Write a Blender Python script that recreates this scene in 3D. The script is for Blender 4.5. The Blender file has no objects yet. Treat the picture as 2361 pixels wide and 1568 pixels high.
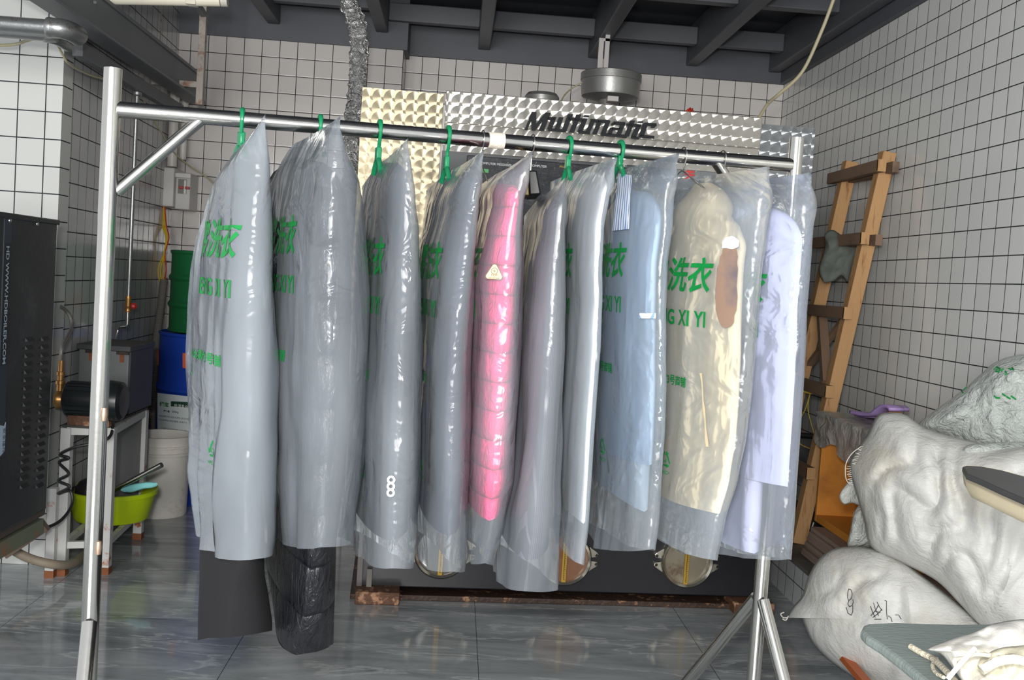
import bpy, bmesh, math, random
from mathutils import Vector, Matrix, noise
random.seed(7)
SC = bpy.context.scene
COL = SC.collection
PI = math.pi

# ------------------------------------------------------------------ camera, world, lights, exposure
YAW, PIT, ROL, FPX, CH = 0.058, -0.058, 0.065, 2325.5, 1.27
_cy, _sy, _cp, _sp, _cr, _sr = math.cos(YAW), math.sin(YAW), math.cos(PIT), math.sin(PIT), math.cos(ROL), math.sin(ROL)
FWD = Vector((_sy*_cp, _cy*_cp, _sp))
_r = Vector((_cy, -_sy, 0)); _u = _r.cross(FWD)
CR = _cr*_r + _sr*_u
CU = -_sr*_r + _cr*_u
CAM = Vector((0, 0, CH))
cd = bpy.data.cameras.new('camera'); co = bpy.data.objects.new('camera', cd); COL.objects.link(co)
cd.sensor_width = 36; cd.lens = 36*FPX/2361; cd.clip_start = 0.05; cd.clip_end = 60
m = Matrix((CR, CU, -FWD)).transposed().to_4x4(); m.translation = CAM
co.matrix_world = m
SC.camera = co
w = bpy.data.worlds.new('world'); SC.world = w; w.use_nodes = True
bg = w.node_tree.nodes['Background']; bg.inputs[0].default_value = (0.93, 0.97, 1.0, 1); bg.inputs[1].default_value = 0.8
def area(name, loc, target, sx, sy, power, col):
    l = bpy.data.lights.new(name, 'AREA'); l.shape = 'RECTANGLE'; l.size = sx; l.size_y = sy; l.energy = power; l.color = col
    o = bpy.data.objects.new(name, l); COL.objects.link(o); o.location = loc
    o.rotation_euler = (Vector(target)-Vector(loc)).to_track_quat('-Z', 'Y').to_euler(); return o
area('daylight_shopfront', (-1.3, -3.6, 1.8), (0.4, 4, 1.2), 3.2, 2.2, 300, (1, 0.985, 0.96))
area('camera_flash', (-0.09, -0.12, 1.47), (0.05, 3.6, 1.15), .16, .12, 50, (1, 0.985, 0.96))
SC.view_settings.view_transform = 'Standard'; SC.view_settings.look = 'None'
SC.view_settings.gamma = 1; SC.view_settings.use_curve_mapping = False
SC.view_settings.exposure = 0.16
SC.cycles.max_bounces = 10; SC.cycles.transparent_max_bounces = 24
SC.cycles.caustics_reflective = False; SC.cycles.caustics_refractive = False

def ray(px, py): return FWD + (px-1180.5)/FPX*CR - (py-784)/FPX*CU
def at(px, py, X=None, Y=None, Z=None):
    d = ray(px, py)
    t = X/d.x if X is not None else (Y/d.y if Y is not None else (Z-CH)/d.z)
    return CAM + d*t
def pr(p):
    q = Vector(p)-CAM; k = q.dot(FWD)
    return 1180.5+FPX*q.dot(CR)/k, 784-FPX*q.dot(CU)/k
def xof(px, y, z):
    # world x of the point that shows at px with the given y and z
    a = (px-1180.5)/FPX; q = Vector((0, y, z-CH))
    return (a*q.dot(FWD)-q.dot(CR))/(CR.x-a*FWD.x)

# ------------------------------------------------------------------ materials
def srgb(r, g, b):
    f = lambda c: (c/255/12.92 if c/255 <= .04045 else ((c/255+.055)/1.055)**2.4)
    return (f(r), f(g), f(b), 1)
MATS = {}
class NT:
    def __init__(s, name):
        s.m = bpy.data.materials.new(name); s.m.use_nodes = True; s.t = s.m.node_tree
        for n in list(s.t.nodes): s.t.nodes.remove(n)
        s.out = s.n('ShaderNodeOutputMaterial')
    def n(s, t, **k):
        x = s.t.nodes.new(t)
        for a, b in k.items(): setattr(x, a, b)
        return x
    def l(s, a, b): s.t.links.new(a, b)
    def math(s, op, a, b=None, c=None):
        x = s.n('ShaderNodeMath', operation=op)
        for i, v in enumerate((a, b, c)):
            if v is None: continue
            if hasattr(v, 'is_output'): s.l(v, x.inputs[i])
            else: x.inputs[i].default_value = v
        return x.outputs[0]
    def mix(s, fac, a, b):
        x = s.n('ShaderNodeMix', data_type='RGBA')
        for i, v in ((0, fac), (6, a), (7, b)):
            if hasattr(v, 'is_output'): s.l(v, x.inputs[i])
            else: x.inputs[i].default_value = v
        return x.outputs[2]
    def noise(s, scale, detail=3, vec=None, rough=.5, dist=0):
        x = s.n('ShaderNodeTexNoise'); x.inputs['Scale'].default_value = scale; x.inputs['Detail'].default_value = detail
        x.inputs['Roughness'].default_value = rough; x.inputs['Distortion'].default_value = dist
        if vec is not None: s.l(vec, x.inputs['Vector'])
        return x.outputs[0]
    def ramp(s, fac, a, b):
        x = s.n('ShaderNodeMapRange'); x.inputs[1].default_value = a; x.inputs[2].default_value = b; s.l(fac, x.inputs[0]); return x.outputs[0]
    def vec(s, kind='Object', scale=(1, 1, 1), rot=(0, 0, 0)):
        c = s.n('ShaderNodeTexCoord'); mp = s.n('ShaderNodeMapping'); mp.inputs['Scale'].default_value = scale; mp.inputs['Rotation'].default_value = rot
        s.l(c.outputs[kind], mp.inputs[0]); return mp.outputs[0]
    def bump(s, h, strength=.3, dist=.01):
        x = s.n('ShaderNodeBump'); x.inputs['Strength'].default_value = strength; x.inputs['Distance'].default_value = dist; s.l(h, x.inputs['Height']); return x.outputs[0]
    def bsdf(s, col, rough=.5, metal=0, nrm=None, **k):
        x = s.n('ShaderNodeBsdfPrincipled')
        for a, v in (('Base Color', col), ('Roughness', rough), ('Metallic', metal), ('Normal', nrm)):
            if v is None: continue
            if hasattr(v, 'is_output'): s.l(v, x.inputs[a])
            else: x.inputs[a].default_value = v
        for a, v in k.items(): x.inputs[a.replace('_', ' ')].default_value = v
        return x
    def done(s, sh):
        s.l(sh.outputs[0] if hasattr(sh, 'outputs') else sh, s.out.inputs[0]); return s.m
def M(name, rgb, rough=.5, metal=0, var=.12, nscale=8, bump=0, bscale=60, stain=None, sscale=5, slo=.55, shi=.7, stretch=(1, 1, 1), **k):
    if name in MATS: return MATS[name]
    t = NT(name); v = t.vec('Object', stretch)
    n = t.noise(nscale, 4, v); c = srgb(*rgb); d = tuple([max(0, x*(1-var)) for x in c[:3]]+[1]); e = tuple([min(1, x*(1+var)) for x in c[:3]]+[1])
    col = t.mix(n, d, e)
    if stain: col = t.mix(t.ramp(t.noise(sscale, 5, v, .65), slo, shi), col, srgb(*stain))
    nr = t.bump(t.noise(bscale, 4, v), bump, .01) if bump else None
    MATS[name] = t.done(t.bsdf(col, rough, metal, nr, **k)); return MATS[name]

# ------------------------------------------------------------------ mesh building
def basis(d, up=Vector((0, 0, 1))):
    d = Vector(d).normalized(); a = d.cross(up)
    if a.length < 1e-4: a = d.cross(Vector((1, 0, 0)))
    a.normalize(); return d, a, a.cross(d)
class MB:
    def __init__(s): s.v = []; s.f = []; s.uv = None
    def add(s, vs, fs):
        o = len(s.v); s.v += [Vector(x) for x in vs]; s.f += [tuple(i+o for i in f) for f in fs]; return s
    def box(s, a, b, ctr=None, rz=0, M4=None):
        x0, y0, z0 = [min(p, q) for p, q in zip(a, b)]; x1, y1, z1 = [max(p, q) for p, q in zip(a, b)]
        vs = [Vector(p) for p in ((x0,y0,z0),(x1,y0,z0),(x1,y1,z0),(x0,y1,z0),(x0,y0,z1),(x1,y0,z1),(x1,y1,z1),(x0,y1,z1))]
        if rz:
            R = Matrix.Rotation(rz, 3, 'Z'); c = Vector(ctr) if ctr else Vector(((x0+x1)/2, (y0+y1)/2, 0)); vs = [c+R@(v-c) for v in vs]
        if M4: vs = [M4@v for v in vs]
        return s.add(vs, [(0,3,2,1),(4,5,6,7),(0,1,5,4),(1,2,6,5),(2,3,7,6),(3,0,4,7)])
    def beam(s, p, q, w, h, up=(0, 0, 1)):
        p, q = Vector(p), Vector(q); d, a, u = basis(q-p, Vector(up)); vs = []
        for c in (p, q):
            for i, j in ((-1,-1),(1,-1),(1,1),(-1,1)): vs.append(c+a*(i*w/2)+u*(j*h/2))
        return s.add(vs, [(0,1,2,3),(7,6,5,4),(0,4,5,1),(1,5,6,2),(2,6,7,3),(3,7,4,0)])
    def tube(s, pts, r, n=14, caps=True, rr=None):
        pts = [Vector(p) for p in pts]; o = len(s.v); N = len(pts); up = None; vs = []; fs = []
        for i, p in enumerate(pts):
            d = (pts[min(i+1, N-1)]-pts[max(i-1, 0)]).normalized()
            if up is None: _, a, up = basis(d)
            a = d.cross(up).normalized(); up = a.cross(d).normalized()
            R = rr[i] if rr else r
            for k in range(n): th = 2*PI*k/n; vs.append(p+a*(R*math.cos(th))+up*(R*math.sin(th)))
        for i in range(N-1):
            for k in range(n): fs.append((i*n+k, i*n+(k+1)%n, (i+1)*n+(k+1)%n, (i+1)*n+k))
        if caps: fs += [tuple(range(n))[::-1], tuple(range((N-1)*n, N*n))]
        return s.add(vs, fs)
    def lathe(s, prof, c, n=40, axis=(0, 0, 1)):
        d, a, u = basis(axis); vs = []; fs = []; c = Vector(c); m_ = len(prof)
        for (r, h) in prof:
            for k in range(n): th = 2*PI*k/n; vs.append(c+d*h+a*(r*math.cos(th))+u*(r*math.sin(th)))
        for i in range(m_-1):
            for k in range(n): fs.append((i*n+k, i*n+(k+1)%n, (i+1)*n+(k+1)%n, (i+1)*n+k))
        return s.add(vs, fs)
    def prism(s, poly, off):
        n = len(poly); off = Vector(off); vs = [Vector(p) for p in poly]; vs += [v+off for v in vs]
        return s.add(vs, [tuple(range(n))[::-1], tuple(range(n, 2*n))]+[(i, (i+1) % n, n+(i+1) % n, n+i) for i in range(n)])
    def grid(s, P):
        r, c = len(P), len(P[0]); vs = [v for row in P for v in row]
        return s.add(vs, [(i*c+j, i*c+j+1, (i+1)*c+j+1, (i+1)*c+j) for i in range(r-1) for j in range(c-1)])
    def build(s, name, mat, parent=None, smooth=True, bevel=0, uvf=None, ang=35, sub=0, solid=0, fix=True):
        me = bpy.data.meshes.new(name); off = Vector((0, 0, 0))
        q_ = parent
        while q_ is not None: off = off+q_.location; q_ = q_.parent
        me.from_pydata([v-off for v in s.v], [], s.f)
        if fix:
            b = bmesh.new(); b.from_mesh(me); bmesh.ops.recalc_face_normals(b, faces=b.faces); b.to_mesh(me); b.free()
        if uvf:
            uv = me.uv_layers.new(name='UVMap')
            for p in me.polygons:
                for li in p.loop_indices: uv.data[li].uv = uvf(me.vertices[me.loops[li].vertex_index].co+off, p.normal)
        if smooth: me.shade_smooth(); me.set_sharp_from_angle(angle=math.radians(ang))
        for q in (mat if isinstance(mat, list) else [mat]): me.materials.append(q)
        o = bpy.data.objects.new(name, me); COL.objects.link(o)
        if parent is not None: o.parent = parent
        if bevel: b = o.modifiers.new('bevel', 'BEVEL'); b.width = bevel; b.segments = 2; b.limit_method = 'ANGLE'
        if solid: b = o.modifiers.new('solid', 'SOLIDIFY'); b.thickness = solid; b.offset = 0
        if sub: b = o.modifiers.new('sub', 'SUBSURF'); b.levels = sub; b.render_levels = sub
        return o
def tag(o, label=None, cat=None, group=None, kind=None):
    if label: o['label'] = label
    if cat: o['category'] = cat
    if group: o['group'] = group
    if kind: o['kind'] = kind
    return o
def thing(name, loc, label, cat, group=None):
    o = bpy.data.objects.new(name, None); COL.objects.link(o); o.location = loc; o.empty_display_size = .1
    return tag(o, label, cat, group)
def smooth_path(pts, k=8):
    pts = [Vector(p) for p in pts]; out = []
    for i in range(len(pts)-1):
        p0, p1, p2, p3 = pts[max(i-1, 0)], pts[i], pts[i+1], pts[min(i+2, len(pts)-1)]
        for j in range(k):
            t = j/k; out.append(.5*((2*p1)+(p2-p0)*t+(2*p0-5*p1+4*p2-p3)*t*t+(3*p1-p0-3*p2+p3)*t**3))
    out.append(pts[-1]); return out
def text_mesh(s, size, align='LEFT', shear=0, fn=None, bold=0, cuts=0):
    c = bpy.data.curves.new('t', 'FONT'); c.body = s; c.size = size; c.align_x = align; c.shear = shear; c.offset = bold; c.resolution_u = 3
    o = bpy.data.objects.new('t', c); COL.objects.link(o); dg = bpy.context.evaluated_depsgraph_get()
    me = bpy.data.meshes.new_from_object(o.evaluated_get(dg)); bpy.data.objects.remove(o); bpy.data.curves.remove(c)
    b = bmesh.new(); b.from_mesh(me)
    bmesh.ops.triangulate(b, faces=b.faces)
    for _ in range(cuts):
        es = [e for e in b.edges if e.calc_length() > size*.12]
        if es: bmesh.ops.subdivide_edges(b, edges=es, cuts=1); bmesh.ops.triangulate(b, faces=b.faces)
    mb = MB(); b.verts.index_update(); mb.add([fn(v.co.x, v.co.y) if fn else v.co for v in b.verts], [tuple(v.index for v in f.verts) for f in b.faces])
    b.free(); bpy.data.meshes.remove(me); return mb
def inflate(outline, Yf, T, name, mat, parent=None, rings=16, per=6, wr=.012, wf=6, seed=0, power=.55, back=1.0, fold=0, uvf=None, sub=1, zmin=None, xmax=None):
    """A stuffed body whose silhouette is the closed outline; every point gets its own distance, front and back both bulge."""
    n = len(outline); P = []
    for i in range(n):
        p0, p1, p2, p3 = [Vector(outline[(i+k) % n]) for k in (-1, 0, 1, 2)]
        for j in range(per):
            t = j/per; a = .5*((2*p1)+(p2-p0)*t+(2*p0-5*p1+4*p2-p3)*t*t+(3*p1-p0-3*p2+p3)*t**3); P.append(a)
    c = sum(P, Vector((0, 0)))/len(P); mb = MB(); N = len(P)
    def pt(r, q, side):
        x = c.x+(q.x-c.x)*r; y = c.y+(q.y-c.y)*r
        b = at(x, y, Y=Yf(x, y)); th = T*(max(0, 1-r**2.4))**power
        d = (CAM-b).normalized()
        nz = Vector((x/60+seed, y/60, side*3)); f = noise.noise(nz)*wr*2+abs(noise.noise(nz*2.3))*wr*.8
        if fold: f += fold*(abs(math.sin(x*.031+y*.017+4*noise.noise(nz*.6)))-.5)
        p = b+d*side*(th*(1 if side > 0 else back)+f*min(1, 3*(1-r)))
        if zmin is not None: p.z = max(zmin, p.z)
        if xmax is not None: p.x = min(xmax, p.x)
        return p
    vs = [pt(1, q, 0) for q in P]; fs = []; idx = [list(range(N))]
    for side in (1, -1):
        prev = list(range(N))
        for k in range(rings-1, 0, -1):
            r = k/rings; o = len(vs); vs += [pt(r, q, side) for q in P]; cur = list(range(o, o+N))
            for i in range(N):
                f = (prev[i], prev[(i+1) % N], cur[(i+1) % N], cur[i]); fs.append(f if side > 0 else f[::-1])
            prev = cur
        o = len(vs); vs.append(pt(0, c, side))
        for i in range(N): f = (prev[i], prev[(i+1) % N], o); fs.append(f if side > 0 else f[::-1])
    mb.add(vs, fs); return mb.build(name, mat, parent, ang=80, uvf=uvf)
# ------------------------------------------------------------------ room shell
def tile_mat(name, base, u0, v0, grout=.0042, pitch=.1):
    t = NT(name); uv = t.n('ShaderNodeUVMap'); sep = t.n('ShaderNodeSeparateXYZ'); t.l(uv.outputs[0], sep.inputs[0])
    def line(s, o):
        f = t.math('FRACT', t.math('DIVIDE', t.math('SUBTRACT', s, o), pitch)); d = t.math('MINIMUM', f, t.math('SUBTRACT', 1, f))
        return d
    dx, dy = line(sep.outputs[0], u0), line(sep.outputs[1], v0); d = t.math('MINIMUM', dx, dy)
    g = t.math('LESS_THAN', d, grout/2/pitch)
    cell = t.n('ShaderNodeTexWhiteNoise', noise_dimensions='2D'); sn = t.n('ShaderNodeVectorMath', operation='FLOOR'); sc = t.n('ShaderNodeVectorMath', operation='SCALE')
    sub = t.n('ShaderNodeVectorMath', operation='SUBTRACT'); sub.inputs[1].default_value = (u0-20, v0-20, 0); t.l(uv.outputs[0], sub.inputs[0])
    t.l(sub.outputs[0], sc.inputs[0]); sc.inputs['Scale'].default_value = 1/pitch; t.l(sc.outputs[0], sn.inputs[0]); t.l(sn.outputs[0], cell.inputs['Vector'])
    a = srgb(*base); b = tuple([x*.93 for x in a[:3]]+[1])
    col = t.mix(g, t.mix(cell.outputs[0], a, b), srgb(38, 42, 46)); rough = t.math('MULTIPLY_ADD', g, .6, .16)
    edge = t.math('MINIMUM', t.math('DIVIDE', d, .06), 1)
    tilt = t.math('MULTIPLY', cell.outputs[0], .15)
    nr = t.bump(t.math('ADD', edge, t.math('MULTIPLY', t.noise(26, 2, t.vec('Object')), .5)), .12, .004)
    return t.done(t.bsdf(col, rough, 0, nr, Specular_IOR_Level=.45))
XR, YB, XL = 1.914, 6.138, -1.53
CEIL = 2.86
def wall(name, a, b, z0, z1, mat, uax, flip=1):
    a, b = Vector(a), Vector(b); mb = MB(); n = Vector((b.y-a.y, a.x-b.x)).normalized()*.08*flip
    mb.add([(a.x,a.y,z0),(b.x,b.y,z0),(b.x,b.y,z1),(a.x,a.y,z1),(a.x+n.x,a.y+n.y,z0),(b.x+n.x,b.y+n.y,z0),(b.x+n.x,b.y+n.y,z1),(a.x+n.x,a.y+n.y,z1)],
           [(0,1,2,3),(7,6,5,4),(0,4,5,1),(1,5,6,2),(2,6,7,3),(3,7,4,0)])
    d = (b-a).normalized()
    f = (lambda p, nn: (p.x, p.z)) if uax == 'x' else ((lambda p, nn: (p.y, p.z)) if uax == 'y' else (lambda p, nn: ((Vector((p.x, p.y))-a).dot(d), p.z)))
    o = mb.build(name, mat, uvf=f, smooth=False); tag(o, kind='structure'); return o
TB = tile_mat('glazed_tile_back', (214, 209, 206), 1.914, 2.4724)
TR = tile_mat('glazed_tile_right', (226, 227, 224), 6.138, 2.4724)
wall('wall_back', (-.385, YB), (XR+.08, YB), 0, CEIL, TB, 'x', -1)
wall('wall_right', (XR, YB+.08), (XR, -.5), 0, CEIL, TR, 'y', -1)
TC = tile_mat('glazed_tile_column', (208, 203, 200), -1.5865, 2.4535)
# the shallow column that carries the left half of the back wall
mb = MB(); mb.box((-1.8, 5.9, 0), (-.385, 6.22, CEIL))
o = mb.build('wall_back_column', TC, uvf=lambda p, n: (p.x, p.z) if abs(n.y) > .5 else (p.y+.0135, p.z), smooth=False); tag(o, kind='structure')
TL = tile_mat('glazed_tile_left', (196, 196, 196), .0, 2.4535, .0045)
PY = 4.12; PX = at(141, 300, Y=PY).x
wall('wall_left', (PX, PY+.02), (-1.652, 5.92), 0, CEIL, TL, 'd', -1)
TF = tile_mat('glazed_tile_pillar', (206, 207, 204), at(103, 302, Y=PY).x, at(42, 125.6, Y=PY).z, .0046, .107)
mb = MB(); mb.box((-3.2, PY, 0), (PX, PY+.1, CEIL)); o = mb.build('wall_left_front', TF, uvf=lambda p, n: (p.x, p.z), smooth=False); tag(o, kind='structure')
# floor: large grey marble slabs
t = NT('grey_marble'); v = t.vec('Object', (1, 1, 1)); vr = t.vec('Object', (.8, 3.4, 1), (0, 0, -.35))
c0 = t.mix(t.ramp(t.noise(2.2, 7, vr, .66, .7), .3, .7), srgb(110, 115, 118), srgb(170, 175, 177))
vein = t.math('SUBTRACT', 1, t.math('MINIMUM', t.math('MULTIPLY', t.math('ABSOLUTE', t.math('SUBTRACT', t.noise(1.3, 8, vr, .6, .35), .5)), 60), 1))
c1 = t.mix(t.math('MULTIPLY', vein, .55), c0, srgb(205, 208, 208))
tc = t.n('ShaderNodeTexCoord'); sp = t.n('ShaderNodeSeparateXYZ'); t.l(tc.outputs['Object'], sp.inputs[0])
def fl(s, o, p):
    f = t.math('FRACT', t.math('DIVIDE', t.math('SUBTRACT', s, o), p)); return t.math('MULTIPLY', t.math('MINIMUM', f, t.math('SUBTRACT', 1, f)), p)
g = t.math('LESS_THAN', t.math('MINIMUM', fl(sp.outputs[0], .127-8, .802), fl(sp.outputs[1], 2.72-16, 1.6)), .0011)
c2 = t.mix(g, c1, srgb(52, 52, 50))
FLOORM = t.done(t.bsdf(c2, t.math('MULTIPLY_ADD', t.noise(9, 4, v), .10, .03), 0, None, Specular_IOR_Level=.62))
mb = MB(); mb.box((-3.2, -2.2, -.08), (XR+.08, YB+.1, 0)); tag(mb.build('floor', FLOORM, smooth=False), kind='structure')
# ceiling: dark painted steel deck with joists and cross rails
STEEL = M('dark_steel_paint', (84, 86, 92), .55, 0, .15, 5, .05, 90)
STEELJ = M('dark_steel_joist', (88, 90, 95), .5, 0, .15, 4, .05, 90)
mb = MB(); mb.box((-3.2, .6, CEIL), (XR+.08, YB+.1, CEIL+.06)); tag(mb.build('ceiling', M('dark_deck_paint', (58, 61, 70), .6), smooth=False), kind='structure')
mb = MB(); mb.box((-.385, YB-.02, 2.572), (XR, YB, CEIL)); mb.box((-1.66, 5.88, 2.548), (-.385, 5.9, CEIL)); mb.box((-.385, 5.88, 2.548), (-.365, YB, CEIL))
tag(mb.build('trim_1', STEEL, smooth=False), kind='structure')
mb = MB(); mb.box((XR-.03, 1.5, 2.572), (XR, YB-.02, CEIL)); tag(mb.build('trim_2', STEEL, smooth=False), kind='structure')
JX = [at(635, 70, Y=5.88).x-.01, at(880, 92, Y=5.88).x, at(1115, 128, Y=YB).x, at(1367, 140, Y=YB).x, at(1592, 157, Y=YB).x, at(1778, 172, Y=YB).x+.01]
for i, x in enumerate(JX):
    y1 = 5.88 if i < 2 else YB-.02
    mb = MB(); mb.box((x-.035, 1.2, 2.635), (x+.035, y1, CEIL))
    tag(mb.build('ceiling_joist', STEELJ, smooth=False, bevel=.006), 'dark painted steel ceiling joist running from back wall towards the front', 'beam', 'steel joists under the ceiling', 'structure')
ys = [(5.84, 5.90, -1), (4.98, 5.05, 0), (4.12, 4.19, 0), (3.26, 3.33, 0)]
for k, (y0, y1, q) in enumerate(ys):
    for i in range(len(JX)-1):
        yy = (y0, y1) if k or i > 0 else (5.62, 5.68)
        mb = MB(); mb.box((JX[i]+.035, yy[0], 2.70), (JX[i+1]-.035, yy[1], 2.80))
        tag(mb.build('ceiling_rail', STEELJ, smooth=False, bevel=.006), 'dark painted cross rail fitted between two ceiling joists', 'beam', 'cross rails between the ceiling joists', 'structure')
# raised tiled kerb along the right wall
TK = tile_mat('glazed_tile_kerb', (196, 198, 198), 4.197, .09, .004)
mb = MB(); mb.box((1.487, 1.6, 0), (XR, YB, .168)); o = mb.build('trim_3', TK, uvf=lambda p, n: (p.y, p.z), smooth=False); tag(o, kind='structure')
mb = MB(); mb.box((1.477, 1.6, .168), (XR, YB, .186)); tag(mb.build('trim_4', M('kerb_stone', (96, 94, 90), .6, stain=(60, 55, 50)), smooth=False), kind='structure')
# ------------------------------------------------------------------ dry cleaning machine
def turned(name, tint, rough=.22, pitch=.0425):
    """Engine-turned steel: overlapping round brush marks, each with a circular grain."""
    t = NT(name); uv = t.n('ShaderNodeUVMap'); s = t.n('ShaderNodeSeparateXYZ'); t.l(uv.outputs[0], s.inputs[0])
    u = t.math('DIVIDE', s.outputs[0], pitch); v = t.math('DIVIDE', s.outputs[1], pitch)
    fu = t.math('SUBTRACT', t.math('FRACT', u), .5); fv = t.math('SUBTRACT', t.math('FRACT', v), .5)
    # later marks overlap the earlier ones from the right and from above
    def inside(cx, cy, R):
        a = t.math('SUBTRACT', fu, cx); b = t.math('SUBTRACT', fv, cy)
        d = t.math('SQRT', t.math('ADD', t.math('MULTIPLY', a, a), t.math('MULTIPLY', b, b)))
        return a, b, t.math('LESS_THAN', d, R)
    lx, ly = fu, fv
    for cx, cy in ((1, 0), (0, -1), (1, -1)):
        a, b, i = inside(cx, cy, .74); ni = t.math('SUBTRACT', 1, i)
        lx = t.math('ADD', t.math('MULTIPLY', lx, ni), t.math('MULTIPLY', a, i)); ly = t.math('ADD', t.math('MULTIPLY', ly, ni), t.math('MULTIPLY', b, i))
    cb = t.n('ShaderNodeCombineXYZ'); t.l(t.math('MULTIPLY', ly, -1), cb.inputs[0]); t.l(lx, cb.inputs[2]); 
    nz = t.n('ShaderNodeVectorMath', operation='NORMALIZE'); t.l(cb.outputs[0], nz.inputs[0])
    g = t.n('ShaderNodeBsdfAnisotropic'); g.inputs['Color'].default_value = srgb(*tint); g.inputs['Roughness'].default_value = rough; g.inputs['Anisotropy'].default_value = .78
    t.l(nz.outputs[0], g.inputs['Tangent'])
    d = t.n('ShaderNodeBsdfDiffuse'); d.inputs[0].default_value = srgb(*tint); mx = t.n('ShaderNodeMixShader'); mx.inputs[0].default_value = .2; t.l(g.outputs[0], mx.inputs[1]); t.l(d.outputs[0], mx.inputs[2])
    return t.done(mx)
TM = turned('engine_turned_steel', (196, 192, 184), .34); TG = turned('engine_turned_warm', (196, 184, 156), .38); TD = turned('engine_turned_grey', (160, 163, 166), .36)
MA = at(825, 1378, Z=0); MBp = at(1720, 1402, Z=0)
ang = math.atan2(MBp.y-MA.y, MBp.x-MA.x); mdir = Vector((math.cos(ang), math.sin(ang), 0)); mn = Vector((math.sin(ang), -math.cos(ang), 0))
def onm(px, py, off=0):
    # point seen at px,py on the machine front plane shifted off metres towards the room
    d = ray(px, py); p0 = MA+mn*off; t_ = (p0-CAM).dot(mn)/d.dot(mn); return CAM+d*t_
def mc(px, py, off=0):
    p = onm(px, py, off); q = p-MA; return q.dot(mdir), p.z
def mp(u, z, off=0): return MA+mdir*u+mn*off+Vector((0, 0, z))
mach = thing('dry_cleaning_machine', MA, 'long dry cleaning machine with patterned steel fascia behind the garment rail', 'machine')
def mbox(u0, u1, z0, z1, o0, o1):
    mb = MB(); mb.add([mp(u0,z0,o1),mp(u1,z0,o1),mp(u1,z0,o0),mp(u0,z0,o0),mp(u0,z1,o1),mp(u1,z1,o1),mp(u1,z1,o0),mp(u0,z1,o0)],
        [(0,3,2,1),(4,5,6,7),(0,1,5,4),(1,2,6,5),(2,3,7,6),(3,0,4,7)]); return mb
uvm = lambda p, n: ((p-MA).dot(mdir), p.z)
uL = mc(835, 220)[0]; uS = mc(1027, 228)[0]; uR = mc(1750, 300)[0]; uE = mc(1880, 300)[0]; zT = (mc(1027, 228)[1]+mc(1750, 272)[1])/2
zt2 = mc(1030, 292)[1]; u0 = 0.0; u1 = (MBp-MA).length+.03
BODY = M('machine_body_grey', (150, 150, 146), .4, .3)
mbox(uL+.02, uE-.02, .62, zT-.03, -1.85, -.02).build('body', BODY, mach, bevel=.004)
mbox(uL, uS-.008, .55, zT+.002, -.02, 0).build('side_panel', TG, mach, uvf=uvm, smooth=False)['label'] = 'warm toned patterned steel panel at the left'
mbox(uR+.004, uE, .45, zT-.006, -.02, 0).build('side_panel', TD, mach, uvf=uvm, smooth=False)['label'] = 'grey patterned steel panel at the right end'
zf = mc(1750, 345)[1]; zstrip = (mc(1100, 361)[1]+mc(1500, 378)[1])/2
mbox(uS, uR, zf, zT+.012, 0, .03).build('fascia', TM, mach, uvf=uvm, smooth=False, bevel=.003)
mbox(uS, uR, zstrip, zf, -.01, .012).build('lower_strip', TM, mach, uvf=lambda p, n: ((p-MA).dot(mdir), p.z+.02), smooth=False)
zc1 = mc(1560, 372)[1]; zc = zstrip
uq = mc(1525, 400)[0]; mbox(uq, uR, .62, zc, -.015, .0).build('front_panel', TD, mach, uvf=uvm, smooth=False)
mbox(uS, uq, .62, zc, -.015, .0).build('front_panel', M('panel_charcoal', (62, 64, 66), .45, .2), mach, smooth=False)['label'] = 'dark painted lower front panel'
cpl = mc(1075, 380)[0]; cpr = mc(1520, 380)[0]
BLK = M('black_panel', (26, 28, 34), .18, 0, .1)
mbox(cpl, cpr, zc-.26, zc-.012, -.005, .02).build('control_panel', BLK, mach, bevel=.003)
WHT = M('white_print', (225, 225, 225), .5); GRN = M('green_screen', (60, 170, 80), .3); YEL = M('yellow_print', (200, 170, 40), .5)
def mtext(s, px, py, h, mat, name='printed_text', off=.0215, shear=0, bold=0, parent=mach):
    U, Z = mc(px, py, off); o = text_mesh(s, h, shear=shear, bold=bold, fn=lambda x, y: mp(U+x, Z+y, off)).build(name, mat, parent, smooth=False, fix=False); return o
mtext('COMPUTER MESSAGES', 1104, 378, .0125, WHT); mtext('COMPUTER', 1222, 384, .0125, WHT); mtext('CRT', 1432, 384, .012, WHT)
mtext('PROGRAM', 1290, 386, .010, YEL)
U, Z = mc(1106, 384, .02); mbox(U, U+.035, Z-.022, Z-.008, .02, .0225).build('message_screen', GRN, mach)
# clear film crumpled over the panel
t = NT('clear_film'); tr = t.n('ShaderNodeBsdfTransparent'); gl = t.n('ShaderNodeBsdfGlossy'); gl.inputs['Roughness'].default_value = .08
t.l(t.bump(t.noise(30, 4, t.vec('Object', (1, 1, 2.5)), .6, 1.5), .9, .02), gl.inputs['Normal']); mx = t.n('ShaderNodeMixShader'); mx.inputs[0].default_value = .08
t.l(tr.outputs[0], mx.inputs[1]); t.l(gl.outputs[0], mx.inputs[2]); CLEAR = t.done(mx)
P = [[mp(cpl+(cpr-cpl)*i/40, zc-.01-.24*j/14, .026+.006*noise.noise(Vector((i*.5, j*.5, 2)))) for i in range(41)] for j in range(15)]
MB().grid(P).build('protective_film', CLEAR, mach)
mtext('关', 1577, 411, .045, M('red_print', (205, 45, 40), .5), 'red_marking', .002, bold=.0012)
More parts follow.
